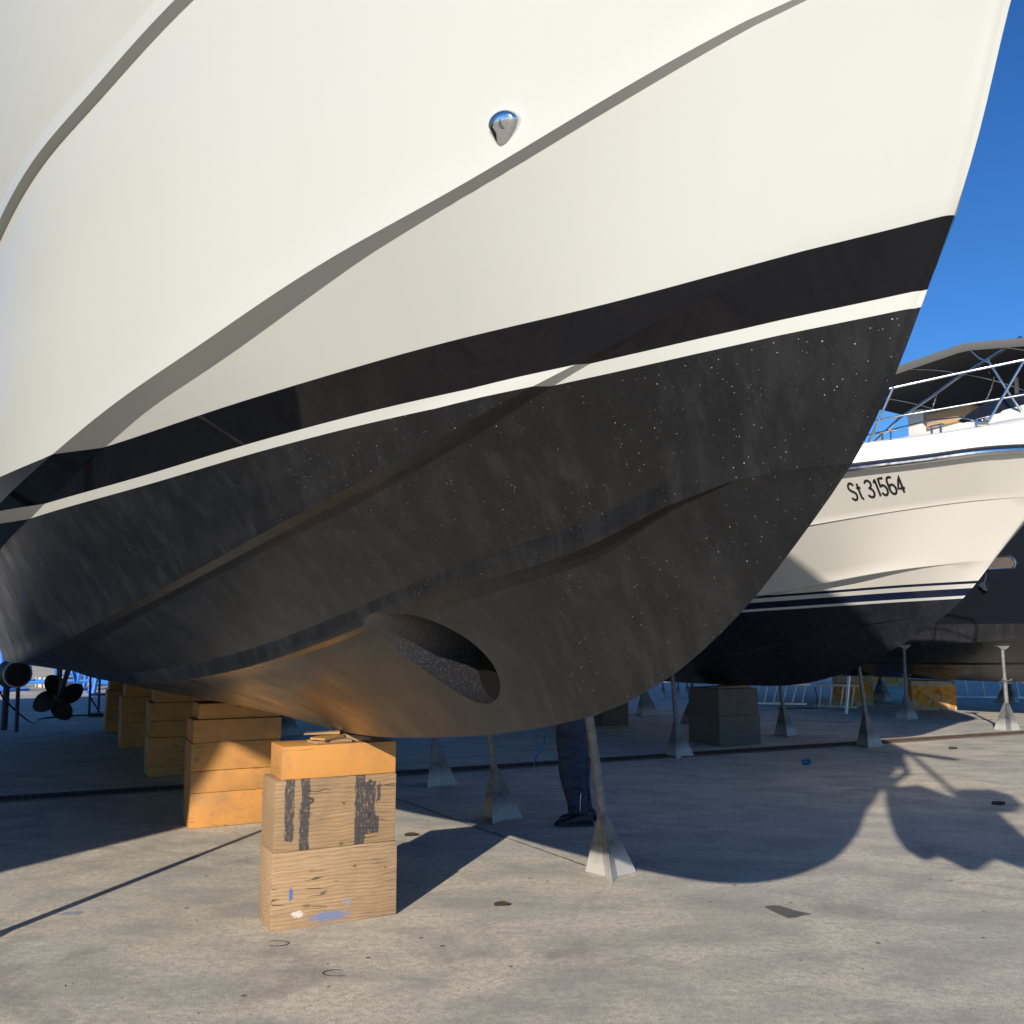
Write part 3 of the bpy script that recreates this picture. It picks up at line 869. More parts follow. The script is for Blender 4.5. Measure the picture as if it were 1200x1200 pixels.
# second boat's stacks
GB = 'keel blocks of the white boat behind'
c0 = 8.60
beam('timber_block', yard(c0 - .02, 10.42, 0), (.70, .66, .385), M['timber_grey'], 'lower grey weathered block under the white registered boat', GB)
beam('timber_block', yard(c0 - .03, 10.42, .386), (.68, .64, .355), M['timber_grey'], 'upper grey weathered block under the white registered boat', GB, .01)
wedge(yard(c0 - .02, 10.3, .742), .55, .25, .035, BEAMROT, M['timber'], 'thin pale board laid on the grey blocks under the white boat', .7, 'board', 'boards on the grey blocks')
c1 = 8.56
beam('timber_block', yard(c1 - .02, 13.35, 0), (.50, .6, .42), M['timber_grey'], 'lower brown block just right of the standing person', GB, .02)
beam('timber_block', yard(c1 - .05, 13.35, .421), (.44, .55, .31), M['timber_grey'], 'upper dark block just right of the standing person', GB)
# third boat's blocks: painted concrete
q = NT('orange_painted_concrete'); c = q.coord(); x, y, z = q.sep(c)
n = q.noise(c, 5, 6, .7)
paint = q.ramp(n, [(.38, 0.0), (.46, 1.0)])
zz = q.math('ABSOLUTE', q.math('ADD', z, .02))
paint = q.math('MULTIPLY', paint, q.math('LESS_THAN', q.math('MULTIPLY_ADD', n, .05, zz), .22))
col = q.mix(paint, (.50, .44, .34), (.72, .33, .05))
col = q.mix(q.ramp(q.noise(c, 9, 6, .7), [(.52, 0.0), (.62, .7)]), col, (.20, .10, .03))
q.set(Base_Color=col, Roughness=.85); q.bump(q.noise(c, 30, 4), .4, .006)
M['paint_block'] = q.m
GC = 'orange blocks of the navy boat'
def cblock(p, size, rz, label):
    m = MB(); m.box((0, 0, 0), size, bev=.02, seg=2)
    o = m.build('concrete_block', M['paint_block'], None, 40); o.location = (p[0], p[1], p[2] + size[2] / 2); o.rotation_euler = (0, 0, rz)
    tag(o, label, 'concrete block', GC)
cblock((8.16, 18.75, 0), (.80, .62, .56), -.22, 'orange painted block with pale foot under the navy boat, right of the ladder')
cblock((6.95, 19.6, 0), (.62, .5, .62), .45, 'orange block at the right end of the aluminium ladder')
cblock((10.5, 26.5, 0), (.8, .8, .6), .2, 'orange block standing far back behind the navy boat')

# ------------------------------------------------------------------ boat stands
def stand(x, y, lx, ly, h, rz, label, R_=.21, hb_=.40, r=.026, pad=True, group='steel boat stands', mat='galv', handle=False):
    root = empty('boat_stand', (x, y, 0), rz)
    tag(root, label, 'boat stand', group)
    rot = Matrix.Rotation(-rz, 3, 'Z')
    l = rot @ Vector((lx, ly, 0))
    m = MB()
    top = Vector((l.x * hb_, l.y * hb_, hb_))
    ring0 = []; ring1 = []
    for k in range(6):
        t = k * math.pi / 3
        rr = R_ if k % 2 == 0 else .045
        ring0.append(m.bm.verts.new((rr * math.cos(t), rr * math.sin(t), 0)))
        rt = r * (1.25 if k % 2 == 0 else .95)
        ring1.append(m.bm.verts.new(top + Vector((rt * math.cos(t), rt * math.sin(t), 0))))
    for k in range(6):
        m.bm.faces.new((ring0[k], ring0[(k + 1) % 6], ring1[(k + 1) % 6], ring1[k]))
    m.bm.faces.new(ring1); m.bm.faces.new(ring0[::-1])
    m.build('base', M[mat], root, 20, bevel=.003)
    m = MB(); m.tube([Vector((0, 0, .02)), Vector((l.x * h * .62, l.y * h * .62, h * .62))], r * 1.0, 16).build('pole', M[mat], root)
    m = MB(); m.tube([Vector((l.x * h * .60, l.y * h * .60, h * .60)), Vector((l.x * h, l.y * h, h))], r * .80, 14).build('inner_pole', M[mat], root)
    if pad:
        c = Vector((l.x * h, l.y * h, h))
        m = MB(); m.poly_prism([c + Vector((-.11, -.03, .0)), c + Vector((.11, -.03, .0)), c + Vector((.11, -.03, -.015)), c + Vector((.03, -.03, -.07)), c + Vector((-.03, -.03, -.07)), c + Vector((-.11, -.03, -.015))], (0, .06, 0)).build('head_plate', M[mat], root, 20)
        m = MB(); m.box(c + Vector((0, 0, .012)), (.24, .12, .022), bev=.004).build('pad', M['rubber'], root)
    if handle:
        c = Vector((l.x, l.y, 1)) * (h * .58)
        m = MB(); m.tube([c + Vector((-.09, -.02, 0)), c + Vector((-.09, -.05, .03)), c + Vector((0, -.06, .0)), c + Vector((.09, -.05, .03)), c + Vector((.09, -.02, -.03)), c + Vector((0, -.035, -.04))], .006, 8, closed=True).build('handle', M[mat], root)
    return root
tx, ty = PT.x, PT.y
def lean(k): return (-tx * k, -ty * k)
stand(.615, 6.09, *lean(.155), 1.86, .45, 'nearest boat stand, leaning left with its base half in the sun', .19, .37, .029)
stand(-.10, 7.86, *lean(.13), 1.75, .25, 'shaded boat stand left of the person, right of the nearest timber stack', .20, .42, .026)
stand(-.73, 9.58, *lean(.10), 1.7, .05, 'shaded boat stand second to the right of the nearest timber stack', .20, .44, .026)
stand(-3.29, 14.05, *lean(.10), 1.7, .3, 'dark boat stand base seen between the nearest stack and the second stack', .24, .46, .026)
stand(2.01, 11.68, *lean(.07), 1.45, .2, 'boat stand below the forefoot of the near hull, left of the grey blocks', .20, .44, .028)
stand(4.69, 12.70, *lean(.12), 1.32, .1, 'leaning boat stand with a handle at the bow of the white boat', .20, .44, .028)
stand(3.99, 14.05, *lean(.13), 1.40, .3, 'dark leaning boat stand right of the grey blocks', .20, .44, .026)
stand(6.80, 16.61, 0.01, 0, 1.27, .15, 'boat stand with flat head under the navy boat, left of the orange block', .22, .42, .030, handle=True)
stand(7.59, 14.77, -.012, 0, 1.29, .25, 'bright sunlit boat stand with flat head at the right edge', .22, .42, .032, handle=True)
stand(2.42, 17.45, *lean(.06), 1.3, .1, 'far dark boat stand between the brown block and the leaning pole', .26, .50, .026)
stand(3.04, 15.95, *lean(.10), 1.35, .5, 'dark boat stand partly hidden left of the grey blocks', .28, .46, .026)
stand(8.03, 20.82, *lean(.10), 1.3, .4, 'dark boat stand far behind the sunlit floor strip under the navy boat', .28, .5, .028)
stand(10.55, 20.4, 0, 0, 1.2, .4, 'blue shaded boat stand behind the brightest stand', .3, .5, .028)
stand(4.75, 21.6, *lean(.05), 1.2, .4, 'dark boat stand at the left end of the aluminium ladder', .28, .45, .028)
for (x, y, wh) in ((3.45, 21.9, 'first from the left'), (3.80, 21.9, 'second from the left'), (4.12, 22.5, 'third from the left'), (5.0, 22.2, 'rightmost, beside the grey blocks')):
    stand(x + .0, y, *lean(.05), 1.15, random.random(), 'thin far boat stand behind the forefoot of the near hull, ' + wh, .10, .28, .018, group='thin far boat stands', pad=False)
# a spare stand just left of the frame: its long shadow crosses the foreground
stand(-2.83, 4.0, -.10, -.02, 1.75, .2, 'spare boat stand left of the nearest timber stack', .24, .42, .030)
# stands on the port side farther aft
stand(*yard(3.8, 11.2).xy, *lean(.1), 1.7, .3, 'boat stand on the far side of the near hull, behind the second stack', .24, .46, .026)

# ------------------------------------------------------------------ second boat
OFF2 = 8.5
b2 = empty('motor_boat', yard(OFF2, 0), HEAD)
tag(b2, 'white motor boat lettered St 31564 on blocks behind the near bow', 'boat')
ST2 = [(8.02, 1.06), (7.4, 1.32), (6.94, 1.55), (6.51, 1.85), (6.15, 2.21), (5.81, 2.56), (5.45, 2.93), (5.24, 3.16), (5.1, 3.3)]
K2 = make_row([(8.02, 0, 1.06), (8.69, 0, .89), (9.76, 0, .80), (12, 0, .76), (17, 0, .76)]); K2['keel'] = True
D2 = make_row([(6.75, 0, 1.68), (7.4, .22, 1.60), (8.5, .50, 1.38), (10, .75, 1.15), (12, .92, 1.05), (17, .98, 1.0)])
C2 = make_row([(6.16, 0, 2.20), (6.6, .45, 2.15), (7.5, .82, 2.03), (8.8, 1.22, 1.84), (10.5, 1.52, 1.66), (13, 1.68, 1.52), (17, 1.68, 1.46)])
N2 = make_row([(5.60, 0, 2.77), (5.8, .30, 2.755), (6.2, .72, 2.71), (6.95, 1.27, 2.61), (9, 1.70, 2.45), (13, 1.85, 2.35), (17, 1.8, 2.3)])
S2 = make_row([(5.24, 0, 3.16), (5.42, .45, 3.15), (5.9, 1.04, 3.10), (6.5, 1.54, 3.05), (8, 1.88, 2.98), (12, 2.0, 2.88), (17, 1.9, 2.75)])
k2 = -.05
BD2 = [([2.325, k2], (.010, .016, .045), .1, 0), ([2.30, k2], (.66, .65, .61), .18, 0), ([2.258, k2], (.010, .016, .045), .1, 0), ([2.188, k2], (.66, .65, .61), .18, 0), ([2.162, k2], (.02, .02, .02), .4, 0)]
M['boat2_paint'] = hull_paint('cream_hull_paint', BD2, (.014, .016, .022), (.72, .69, .625), sparkle=False, amax=14.0)
h2 = hull_mesh('hull', ST2, K2, [
    dict(row=D2, w=.03, lift=.05, push=.012, m=6, bulge=.02, sl=.6, ramp=1.0),
    dict(row=C2, w=.10, lift=.05, push=.01, m=6, bulge=.02, sl=2, ramp=1.2),
    dict(row=N2, w=.018, iz=.0, lift=.02, push=.004, m=5, bulge=.0, sl=2.5, ramp=.3),
    ], S2, 17, M['boat2_paint'], b2, n=70)
W2 = lambda a: hb(S2, a); Z2 = lambda a: hz(S2, a)
m = MB(); aa = np.concatenate([np.linspace(5.24, 7, 30), np.linspace(7.2, 16.8, 30)])
for s in (-1, 1): m.tube([(-a, s * (W2(a) + .018), Z2(a) - .005) for a in aa], .030, 10)
m.build('rub_rail', M['steel'], b2)
m = MB()
for s in (-1, 1): m.tube([(-a, s * (W2(a) + .022), Z2(a) + .035) for a in aa], .012, 8)
m.build('rail_insert', M['rubber'], b2)
# gunwale and deck
m = MB(); P = []
for a in aa:
    w_ = W2(a); z = Z2(a); k = min(1, w_ / .5)
    x = -a
    P.append([Vector((x, -w_ - .004, z + .03)), Vector((x, -w_ + .03 * k, z + .16)), Vector((x, -w_ + .07 * k, z + .235)), Vector((x, -w_ + .13 * k, z + .26)), Vector((x, -w_ * .5, z + .29 + .05 * k)), Vector((x, 0, z + .30 + .07 * k)),
              Vector((x, w_ * .5, z + .29 + .05 * k)), Vector((x, w_ - .13 * k, z + .26)), Vector((x, w_ - .07 * k, z + .235)), Vector((x, w_ - .03 * k, z + .16)), Vector((x, w_ + .004, z + .03))])
m.grid(P); m.build('deck', M['deck_white'], b2, 40)
ZD = lambda a: Z2(a) + .26
def cleat(parent, a, ins, L=.26):
    m = MB(); b = -(W2(a) - ins); z = ZD(a) + .01
    m.tube([(-a - L / 2, b, z + .055), (-a - L / 3, b, z + .065), (-a + L / 3, b, z + .065), (-a + L / 2, b, z + .055)], [.006, .012, .012, .006], 10)
    for s in (-1, 1): m.tube([(-a + s * .05, b, z - .01), (-a + s * .05, b, z + .06)], .011, 8)
    m.build('cleat', M['steel'], parent)
cleat(b2, 6.28, .10); cleat(b2, 5.98, .16, .2)
# pulpit rails placed where the photograph shows them
def tubeobj(name, pts, r, parent, mat='steel', seg=10):
    return MB().tube(pts, r, seg).build(name, M[mat], parent)
rt = [(5.05, .12, 4.05), (5.2, .25, 4.03), (5.43, .39, 4.0), (5.83, .82, 3.91), (6.24, 1.22, 3.82), (6.6, 1.50, 3.74), (7.4, 1.72, 3.68), (9, 1.78, 3.6)]
md_ = [(5.1, .12, 3.70), (5.45, .41, 3.67), (5.95, .94, 3.58), (6.37, 1.32, 3.52), (6.8, 1.5, 3.5), (7.4, 1.72, 3.45), (9, 1.78, 3.40)]
for s in (-1, 1):
    tr = tubeobj('guard_rail', [(-a, s * b, z) for a, b, z in rt], .012, b2)
    tubeobj('middle_rail', [(-a, s * b, z) for a, b, z in md_], .0085, b2)
    for (a0, b0, z0, a1, b1, z1) in [(6.42, 1.36, 3.30, 6.22, 1.21, 3.83), (5.66, .67, 3.40, 5.43, .39, 4.0), (7.6, 1.74, 3.2, 7.5, 1.72, 3.68), (8.8, 1.78, 3.2, 8.7, 1.78, 3.62)]:
        tubeobj('stanchion', [(-a0, s * b0, z0), (-a1, s * b1, z1)], .012, tr)
MB().tube([(-5.05, .12, 4.05), (-4.99, .06, 4.05), (-4.97, 0, 4.05), (-4.99, -.06, 4.05), (-5.05, -.12, 4.05)], .012, 10).build('pulpit_bow', M['steel'], b2)
m = MB(); m.tube([(-5.66, -.67, 3.415), (-5.70, -.75, 3.42)], .035, 12); m.box((-5.68, -.70, 3.45), (.14, .05, .02), bev=.004).build('rail_foot', M['steel'], b2)
# coachroof, windscreen and wheelhouse farther aft
cr = loft_box(b2, 'coachroof', M['deck_white'], [(-6.9, .4, .3, 3.28, 3.36), (-8.3, 1.0, .85, 3.22, 3.62), (-9.8, 1.35, 1.15, 3.18, 3.95), (-11.2, 1.45, 1.2, 3.15, 4.75), (-14.5, 1.5, 1.3, 3.1, 4.85)])
for s in (-1, 1):
    m = MB(); m.grid([[Vector((-x, s * (w_ + .03), z0)), Vector((-x - .1, s * (w_ - .06 + .03), z1))] for x, w_, z0, z1 in ((10.6, 1.36, 3.8, 4.2), (11.4, 1.42, 3.8, 4.5), (14, 1.47, 3.8, 4.55))])
    m.build('side_window', M['smoked'], cr).modifiers.new('t', 'SOLIDIFY').thickness = .01
# hawse fitting with dark hole beside the stem of the near boat
m = MB(); a_ = 6.98
nb = hb(N2, a_); 
m.tube([(-a_ + .0, -1.435, 2.80), (-a_ + .05, -1.43, 2.83), (-a_ + .07, -1.42, 2.80), (-a_ + .05, -1.425, 2.76), (-a_, -1.432, 2.74), (-a_ - .05, -1.44, 2.76), (-a_ - .06, -1.44, 2.80), (-a_ - .04, -1.44, 2.83)], .014, 10, closed=True)
hw = m.build('hawse_ring', M['chrome'], b2)
m = MB(); m.tube([(-a_, -1.36, 2.79), (-a_, -1.425, 2.79)], .055, 20).build('hawse_hole', M['rubber'], hw)

# registration letters wrapped onto the hull
def hull_bvh(o):
    from mathutils.bvhtree import BVHTree
    bm = bmesh.new(); bm.from_mesh(o.data); t = BVHTree.FromBMesh(bm); bm.free(); return t
bv2 = hull_bvh(h2)
def letters(text, x0, x1, z0, z1, height, name, mat, parent, bvh, slant=.0):
    def arc(cx, cy, rx, ry, a0, a1, n=9): return [(cx + rx * math.cos(R(a0 + (a1 - a0) * i / n)), cy + ry * math.sin(R(a0 + (a1 - a0) * i / n))) for i in range(n + 1)]
    W_, H_ = .38, 1.0
    GL = {'S': [arc(.19, .76, .19, .24, 20, 180)[:] + [(.02, .68), (.10, .57), (.28, .45), (.37, .34)] + arc(.19, .24, .19, .24, 10, -160)],
          't': [[(.12, .92), (.12, .14)] + arc(.22, .12, .10, .12, 180, 280, 5), [(.0, .66), (.27, .66)]],
          '3': [arc(.17, .78, .19, .22, 160, -60) + [(.16, .54)] + arc(.17, .26, .21, .26, 75, -160)],
          '1': [[(.04, .80), (.17, 1.0), (.17, 0)]],
          '5': [[(.35, 1.0), (.05, 1.0), (.03, .52)] + arc(.18, .30, .20, .30, 125, -155)],
          '6': [[(.30, .92)] + arc(.20, .76, .19, .24, 60, 180, 6) + [(.01, .30)] + arc(.20, .28, .19, .28, 180, 540, 16)],
          '4': [[(.40, .26), (.0, .26), (.27, 1.0), (.27, 0)]]}
    bm = bmesh.new(); xo = 0; hw = .060
    for ch in text:
        if ch == ' ': xo += .28; continue
        for pl in GL[ch]:
            pts = []
            for i in range(len(pl) - 1):
                for k in range(3): pts.append(Vector((pl[i][0] + (pl[i + 1][0] - pl[i][0]) * k / 3, pl[i][1] + (pl[i + 1][1] - pl[i][1]) * k / 3)))
            pts.append(Vector(pl[-1])); prev = None
            for i, p in enumerate(pts):
                d = (pts[min(i + 1, len(pts) - 1)] - pts[max(i - 1, 0)]).normalized(); nn_ = Vector((-d.y, d.x)) * hw
                cur = [bm.verts.new((xo + p.x + nn_.x, p.y + nn_.y, 0)), bm.verts.new((xo + p.x - nn_.x, p.y - nn_.y, 0))]
                if prev: bm.faces.new((prev[0], prev[1], cur[1], cur[0]))
                prev = cur
        xo += {'1': .34, 't': .36}.get(ch, .52)
    xs_ = [v.co.x for v in bm.verts]; ys_ = [v.co.y for v in bm.verts]
    mx, Mx, my, My = min(xs_), max(xs_), min(ys_), max(ys_)
    for v in bm.verts:
        u_ = (v.co.x - mx) / (Mx - mx); t_ = (v.co.y - my) / (My - my)
        x = x0 + (x1 - x0) * u_ + .078 * t_; z = z0 + (z1 - z0) * u_ + height * t_
        h = bvh.ray_cast(Vector((x, -4, z)), Vector((0, 1, 0)))
        v.co = h[0] + h[1] * .003 if h[0] else Vector((x, -1, z))
    bmesh.ops.recalc_face_normals(bm, faces=bm.faces)
    me2 = bpy.data.meshes.new(name); bm.to_mesh(me2); bm.free(); me2.materials.append(mat)
    o = bpy.data.objects.new(name, me2); o.parent = parent; COL.objects.link(o)
    so = o.modifiers.new('s', 'SOLIDIFY'); so.thickness = .003; so.offset = 0
    return o
letters('St 31564', -6.70, -6.30, 2.775, 2.825, .16, 'registration_lettering', M['letters'], b2, bv2)

# ------------------------------------------------------------------ third boat
OFF3 = 15.6
b3 = empty('motor_yacht', yard(OFF3, 0), HEAD)
tag(b3, 'navy hulled motor yacht under a charcoal sun canopy at the right edge', 'yacht')
ST3 = [(9.4, .72), (8.6, .95), (7.8, 1.25), (7.1, 1.7), (6.5, 2.25), (5.8, 2.95), (5.2, 3.65), (4.9, 4.0)]
K3 = make_row([(9.4, 0, .72), (10.5, 0, .64), (12, 0, .60), (17, 0, .58)]); K3['keel'] = True
D3 = make_row([(7.9, 0, 1.21), (9, .55, 1.05), (10.5, .95, .95), (12.5, 1.15, .90), (17, 1.2, .86)])
C3 = make_row([(6.7, 0, 2.05), (8, 1.2, 1.65), (9.7, 1.85, 1.38), (11.7, 2.02, 1.28), (17, 2.1, 1.2)])
S3 = make_row([(5.2, 0, 3.65), (5.6, .6, 3.63), (6.6, 1.35, 3.58), (8, 1.85, 3.5), (10, 2.14, 3.40), (13, 2.25, 3.3), (17, 2.2, 3.2)])
M['boat3_paint'] = hull_paint('navy_hull_paint', [([3.37], (.010, .012, .018), .12, 0), ([1.62], (.014, .015, .018), .35, 0)], (.02, .02, .022), (.78, .77, .73), sparkle=False)
h3 = hull_mesh('hull', ST3, K3, [
    dict(row=D3, w=.04, lift=.06, push=.016, m=5, bulge=.02, sl=.4, ramp=1.0),
    dict(row=C3, w=.14, lift=.05, push=.01, m=5, bulge=.02, sl=2, ramp=1.2),
    ], S3, 17, M['boat3_paint'], b3, n=60)
bv3 = hull_bvh(h3)
def porthole(a, z, L=.50, H=.20):
    pts = []
    for t in np.linspace(0, 2 * math.pi, 40, endpoint=False):
        cx = (L - H) / 2 * (1 if math.cos(t) > 0 else -1)
        x = -a + cx + H / 2 * math.cos(t); zz = z + H / 2 * math.sin(t)
        h = bv3.ray_cast(Vector((x, -4, zz)), Vector((0, 1, 0)))
        pts.append(h[0] + Vector((0, -.006, 0)))
    fr = MB().tube(pts, .016, 8, closed=True).build('porthole', M['chrome'], b3)
    m = MB(); vs = [m.bm.verts.new(p + Vector((0, -.002, 0))) for p in pts]; m.bm.faces.new(vs)
    g = m.build('porthole_glass', simple('porthole_glass', (.16, .13, .11), .12, .3, .4, 9), fr, 0)
    g.modifiers.new('s', 'SOLIDIFY').thickness = .012
porthole(9.74, 2.57)
m = MB(); aa = np.linspace(5.2, 16.8, 50)
for s in (-1, 1): m.tube([(-a, s * (hb(S3, a) + .012), hz(S3, a) - .02) for a in aa], .026, 8)
m.build('rub_rail', M['steel'], b3)
m = MB(); P = []
for a in aa:
    w_ = hb(S3, a); z = hz(S3, a); x = -a; k = min(1, w_ / .5)
    P.append([Vector((x, -w_ + .02 * k, z)), Vector((x, -w_ + .06 * k, z + .18)), Vector((x, -w_ + .2 * k, z + .24)), Vector((x, 0, z + .34)), Vector((x, w_ - .2 * k, z + .24)), Vector((x, w_ - .06 * k, z + .18)), Vector((x, w_ - .02 * k, z))])
m.grid(P); m.build('deck', M['deck_white'], b3, 40)
fb = loft_box(b3, 'superstructure', M['deck_white'], [(-7.4, 1.1, .9, 3.62, 3.9), (-8.3, 1.7, 1.7, 3.55, 4.95), (-9.2, 1.95, 1.95, 3.5, 5.08), (-11, 2.0, 2.0, 3.45, 4.98), (-15, 2.0, 2.0, 3.4, 4.9)])
# smoked windscreen on the flybridge
m = MB(); P = []
for a, b, zt in ((8.9, 0, 5.36), (8.95, .8, 5.36), (9.25, 1.5, 5.33), (9.9, 1.78, 5.25), (10.5, 1.80, 5.02)):
    P.append([Vector((-a + .25, -b - .02, 4.90)), Vector((-a, -b, zt))])
P = [[Vector((p.x, -p.y, p.z)) for p in r] for r in P[:0:-1]] + P
m.grid(P); m.build('windscreen', M['smoked'], fb, 40).modifiers.new('s', 'SOLIDIFY').thickness = .012
m = MB(); m.box((-11.55, -.1, 5.42), (.95, 1.2, .30), bev=.05, seg=3).build('helm_seat', M['tan_pad'], fb)
m = MB(); m.box((-12.25, -.1, 5.45), (.35, 1.25, .50), bev=.06, seg=3).build('seat_back', M['deck_white'], fb)
m = MB(); m.box((-10.9, .75, 5.15), (.5, .7, .5), bev=.05, seg=3).build('helm_console', M['deck_white'], fb)
tubeobj('aerial_mast', [(-10.65, 0, 4.9), (-10.62, 0, 6.02)], .035, fb, 'deck_white')
# canopy
cz = lambda a: np.interp(a, [7.6, 8.4, 9.16, 10.16, 11.5, 14.2], [5.86, 5.92, 6.05, 6.25, 6.20, 6.08])
m = MB(); P = []
for a in np.linspace(7.6, 14.1, 30):
    sagk = .03 * math.sin((a - 7.6) / 6.5 * math.pi * 4)
    P.append([Vector((-a, b, float(cz(a)) + .16 * (1 - (b / 1.95) ** 2) - sagk * (1 - abs(b) / 1.95))) for b in np.linspace(-1.95, 1.95, 18)])
m.grid(P)
can = m.build('canopy', M['canvas'], b3, 50); can.modifiers.new('s', 'SOLIDIFY').thickness = .012
for s in (-1, 1):
    m = MB(); m.grid([[Vector((-a, s * 1.962, float(cz(a)) + .012)), Vector((-a, s * 1.985, float(cz(a)) - .05)), Vector((-a, s * 1.962, float(cz(a)) - .125))] for a in np.linspace(7.6, 14.1, 30)])
    m.build('valance', M['canvas_edge'], can, 50).modifiers.new('s', 'SOLIDIFY').thickness = .01
fr = MB()
for a in (8.4, 10.2, 11.6, 13.4):
    fr.tube([(-a, b, float(cz(a)) - .03 + .16 * (1 - (b / 1.95) ** 2)) for b in np.linspace(-1.93, 1.93, 16)], .014, 8)
fr = fr.build('canopy_frame', M['steel'], can)
for s in (-1, 1):
    tubeobj('strut', [(-10.16, s * 1.9, 6.22), (-9.94, s * 1.9, 5.95), (-9.76, s * 1.9, 5.83)], .02, fr)
    tubeobj('strut', [(-9.80, s * 1.9, 5.9), (-9.43, s * 1.9, 5.19), (-9.3, s * 1.86, 4.92)], .02, fr)
    tubeobj('strut', [(-9.2, s * 1.9, 6.1), (-9.57, s * 1.9, 5.97), (-10.4, s * 1.9, 5.72), (-10.9, s * 1.9, 5.52), (-11.6, s * 1.9, 5.28), (-12.4, s * 1.88, 4.85)], .024, fr)
for (a0, b0) in ((12.5, .2), (11.25, .2)):
    tubeobj('handrail', [(-a0 - .45, b0, 5.2), (-a0 - .25, b0, 5.6), (-a0 - .02, b0, 6.0), (-a0 + .05, b0, 6.2), (-a0 - .05, b0, 6.36), (-a0 - .30, b0, 6.44)], .016, fb)
m = MB()
for s in (-1, 1):
    m.tube([(-a, s * 1.86, 4.84 + z) for a, z in ((9.8, .0), (10.4, .22), (11.0, .28), (12.5, .28), (14.5, .26))], .014, 8)
m.build('flybridge_rail', M['steel'], fb)
rail_set(b3, 'guard_rail', lambda a: hb(S3, a), lambda a: hz(S3, a) + .2, [5.9, 7, 8.5, 10, 11.5, 13], M['steel'])

# anchor, hanging at the stem of the second boat (dark, just seen against the navy hull)
m = MB(); m.tube([(0, 0, 0), (-.05, 0, -.16), (-.12, 0, -.30)], [.012, .018, .02], 8)
m.poly_prism([(-.20, -.05, -.26), (-.04, -.05, -.40), (-.10, -.05, -.20)], (0, .10, 0))
o = m.build('small_anchor', M['dark_steel'], None, 30); o.location = yard(OFF3 - 2.05, 9.95, 2.42); o.rotation_euler = (0, 0, HEAD)
o.scale = (.7, .7, .7)
tag(o, 'small dark anchor hanging below the porthole of the navy hull', 'anchor')

# boat to the left of the camera: same yard row, out of frame, shades the left side
b0 = copy_tree(yacht)
b0.location = yard(-5.1, 1.05)
b0.scale = (.88, .88, .94)
tag(b0, 'neighbouring white yacht left of the frame that shades the ground on the left', 'yacht')
for a in (4.9, 9.0):
    beam('timber_block', yard(-5.12, a + .5, 0), (.70, .30, .40), M['timber'], 'lower block under the neighbouring yacht left of the frame, %s one' % ('forward' if a < 5 else 'after'), 'keel blocks of the neighbouring yacht')
    beam('timber_block', yard(-5.1, a + .5, .401), (.66, .29, .46), M['timber_orange'], 'upper block under the neighbouring yacht left of the frame, %s one' % ('forward' if a < 5 else 'after'), 'keel blocks of the neighbouring yacht')
# ------------------------------------------------------------------ person
def skin_body(name, joints, edges, mat, parent=None, sub=2, root=0):
    me = bpy.data.meshes.new(name)
    me.from_pydata([j[0] for j in joints], edges, [])
    o = bpy.data.objects.new(name, me); COL.objects.link(o)
    o.modifiers.new('skin', 'SKIN')
    for i, j in enumerate(joints):
        r = j[1]
        me.skin_vertices[0].data[i].radius = r if isinstance(r, tuple) else (r, r)
        me.skin_vertices[0].data[i].use_root = (i == root)
    s = o.modifiers.new('sub', 'SUBSURF'); s.levels = sub; s.render_levels = sub
    dg = bpy.context.evaluated_depsgraph_get(); dg.update()
    nm = bpy.data.meshes.new_from_object(o.evaluated_get(dg))
    bpy.data.objects.remove(o)
    nm.name = name; nm.materials.clear(); nm.materials.append(mat)
    for p in nm.polygons: p.use_smooth = True
    q = bpy.data.objects.new(name, nm); COL.objects.link(q)
    if parent: q.parent = parent
    return q
# the person faces left along -x (local +x is their front after the turn)
per = empty('person', (.50, 7.72, 0), math.pi)
tag(per, 'person in navy tracksuit trousers and black shoes standing behind the near hull', 'person')
B = [((0, 0, .96), (.13, .16)), ((.0, 0, 1.12), (.12, .15)), ((.01, 0, 1.30), (.13, .18)), ((0, 0, 1.43), (.10, .15)), ((.01, 0, 1.51), .055), ((.03, 0, 1.58), .06),
     ((0, .10, .90), .10), ((.035, .10, .50), .065), ((.0, .10, .12), .045), ((0, -.10, .90), .10), ((.05, -.10, .50), .065), ((-.02, -.11, .12), .045),
     ((0, .20, 1.42), .06), ((.0, .25, 1.14), .045), ((.16, .23, .98), .034), ((0, -.20, 1.42), .06), ((-.01, -.25, 1.14), .045), ((.10, -.24, .96), .034)]
E_ = [(0, 1), (1, 2), (2, 3), (3, 4), (4, 5), (0, 6), (6, 7), (7, 8), (0, 9), (9, 10), (10, 11), (3, 12), (12, 13), (13, 14), (3, 15), (15, 16), (16, 17)]
body = skin_body('body', B, E_, M['skin'], per)
# head with face
m = MB()
g = bmesh.ops.create_uvsphere(m.bm, u_segments=28, v_segments=20, radius=1)
for v in m.bm.verts:
    x, y, z = v.co
    nx = x * .098; ny = y * .076; nz = z * .118
    if z < 0: nx *= 1 - .10 * z * z; ny *= 1 + .30 * z; nx += .012 * -z
    if x > 0 and abs(y) < .3 and -.35 < z < .12: nx += .022 * (1 - abs(y) / .3) * (1 - (z + .35) / .47 * .8)      # nose
    if x > .6 and abs(abs(y) - .38) < .17 and .0 < z < .25: nx -= .008                                        # eye sockets
    if x > .7 and abs(y) < .35 and -.52 < z < -.46: nx -= .006                                                # mouth
    if abs(y) > .88 and abs(x + .05) < .3 and abs(z) < .3: ny *= 1.14                                         # ears
    v.co = (nx + .035, ny, nz + 1.66)
head = m.build('head', M['skin'], per, 80)
m = MB(); bmesh.ops.create_uvsphere(m.bm, u_segments=24, v_segments=16, radius=1)
bmesh.ops.delete(m.bm, geom=[v for v in m.bm.verts if v.co.z < -.05 + .55 * v.co.x or v.co.z < -.45], context='VERTS')
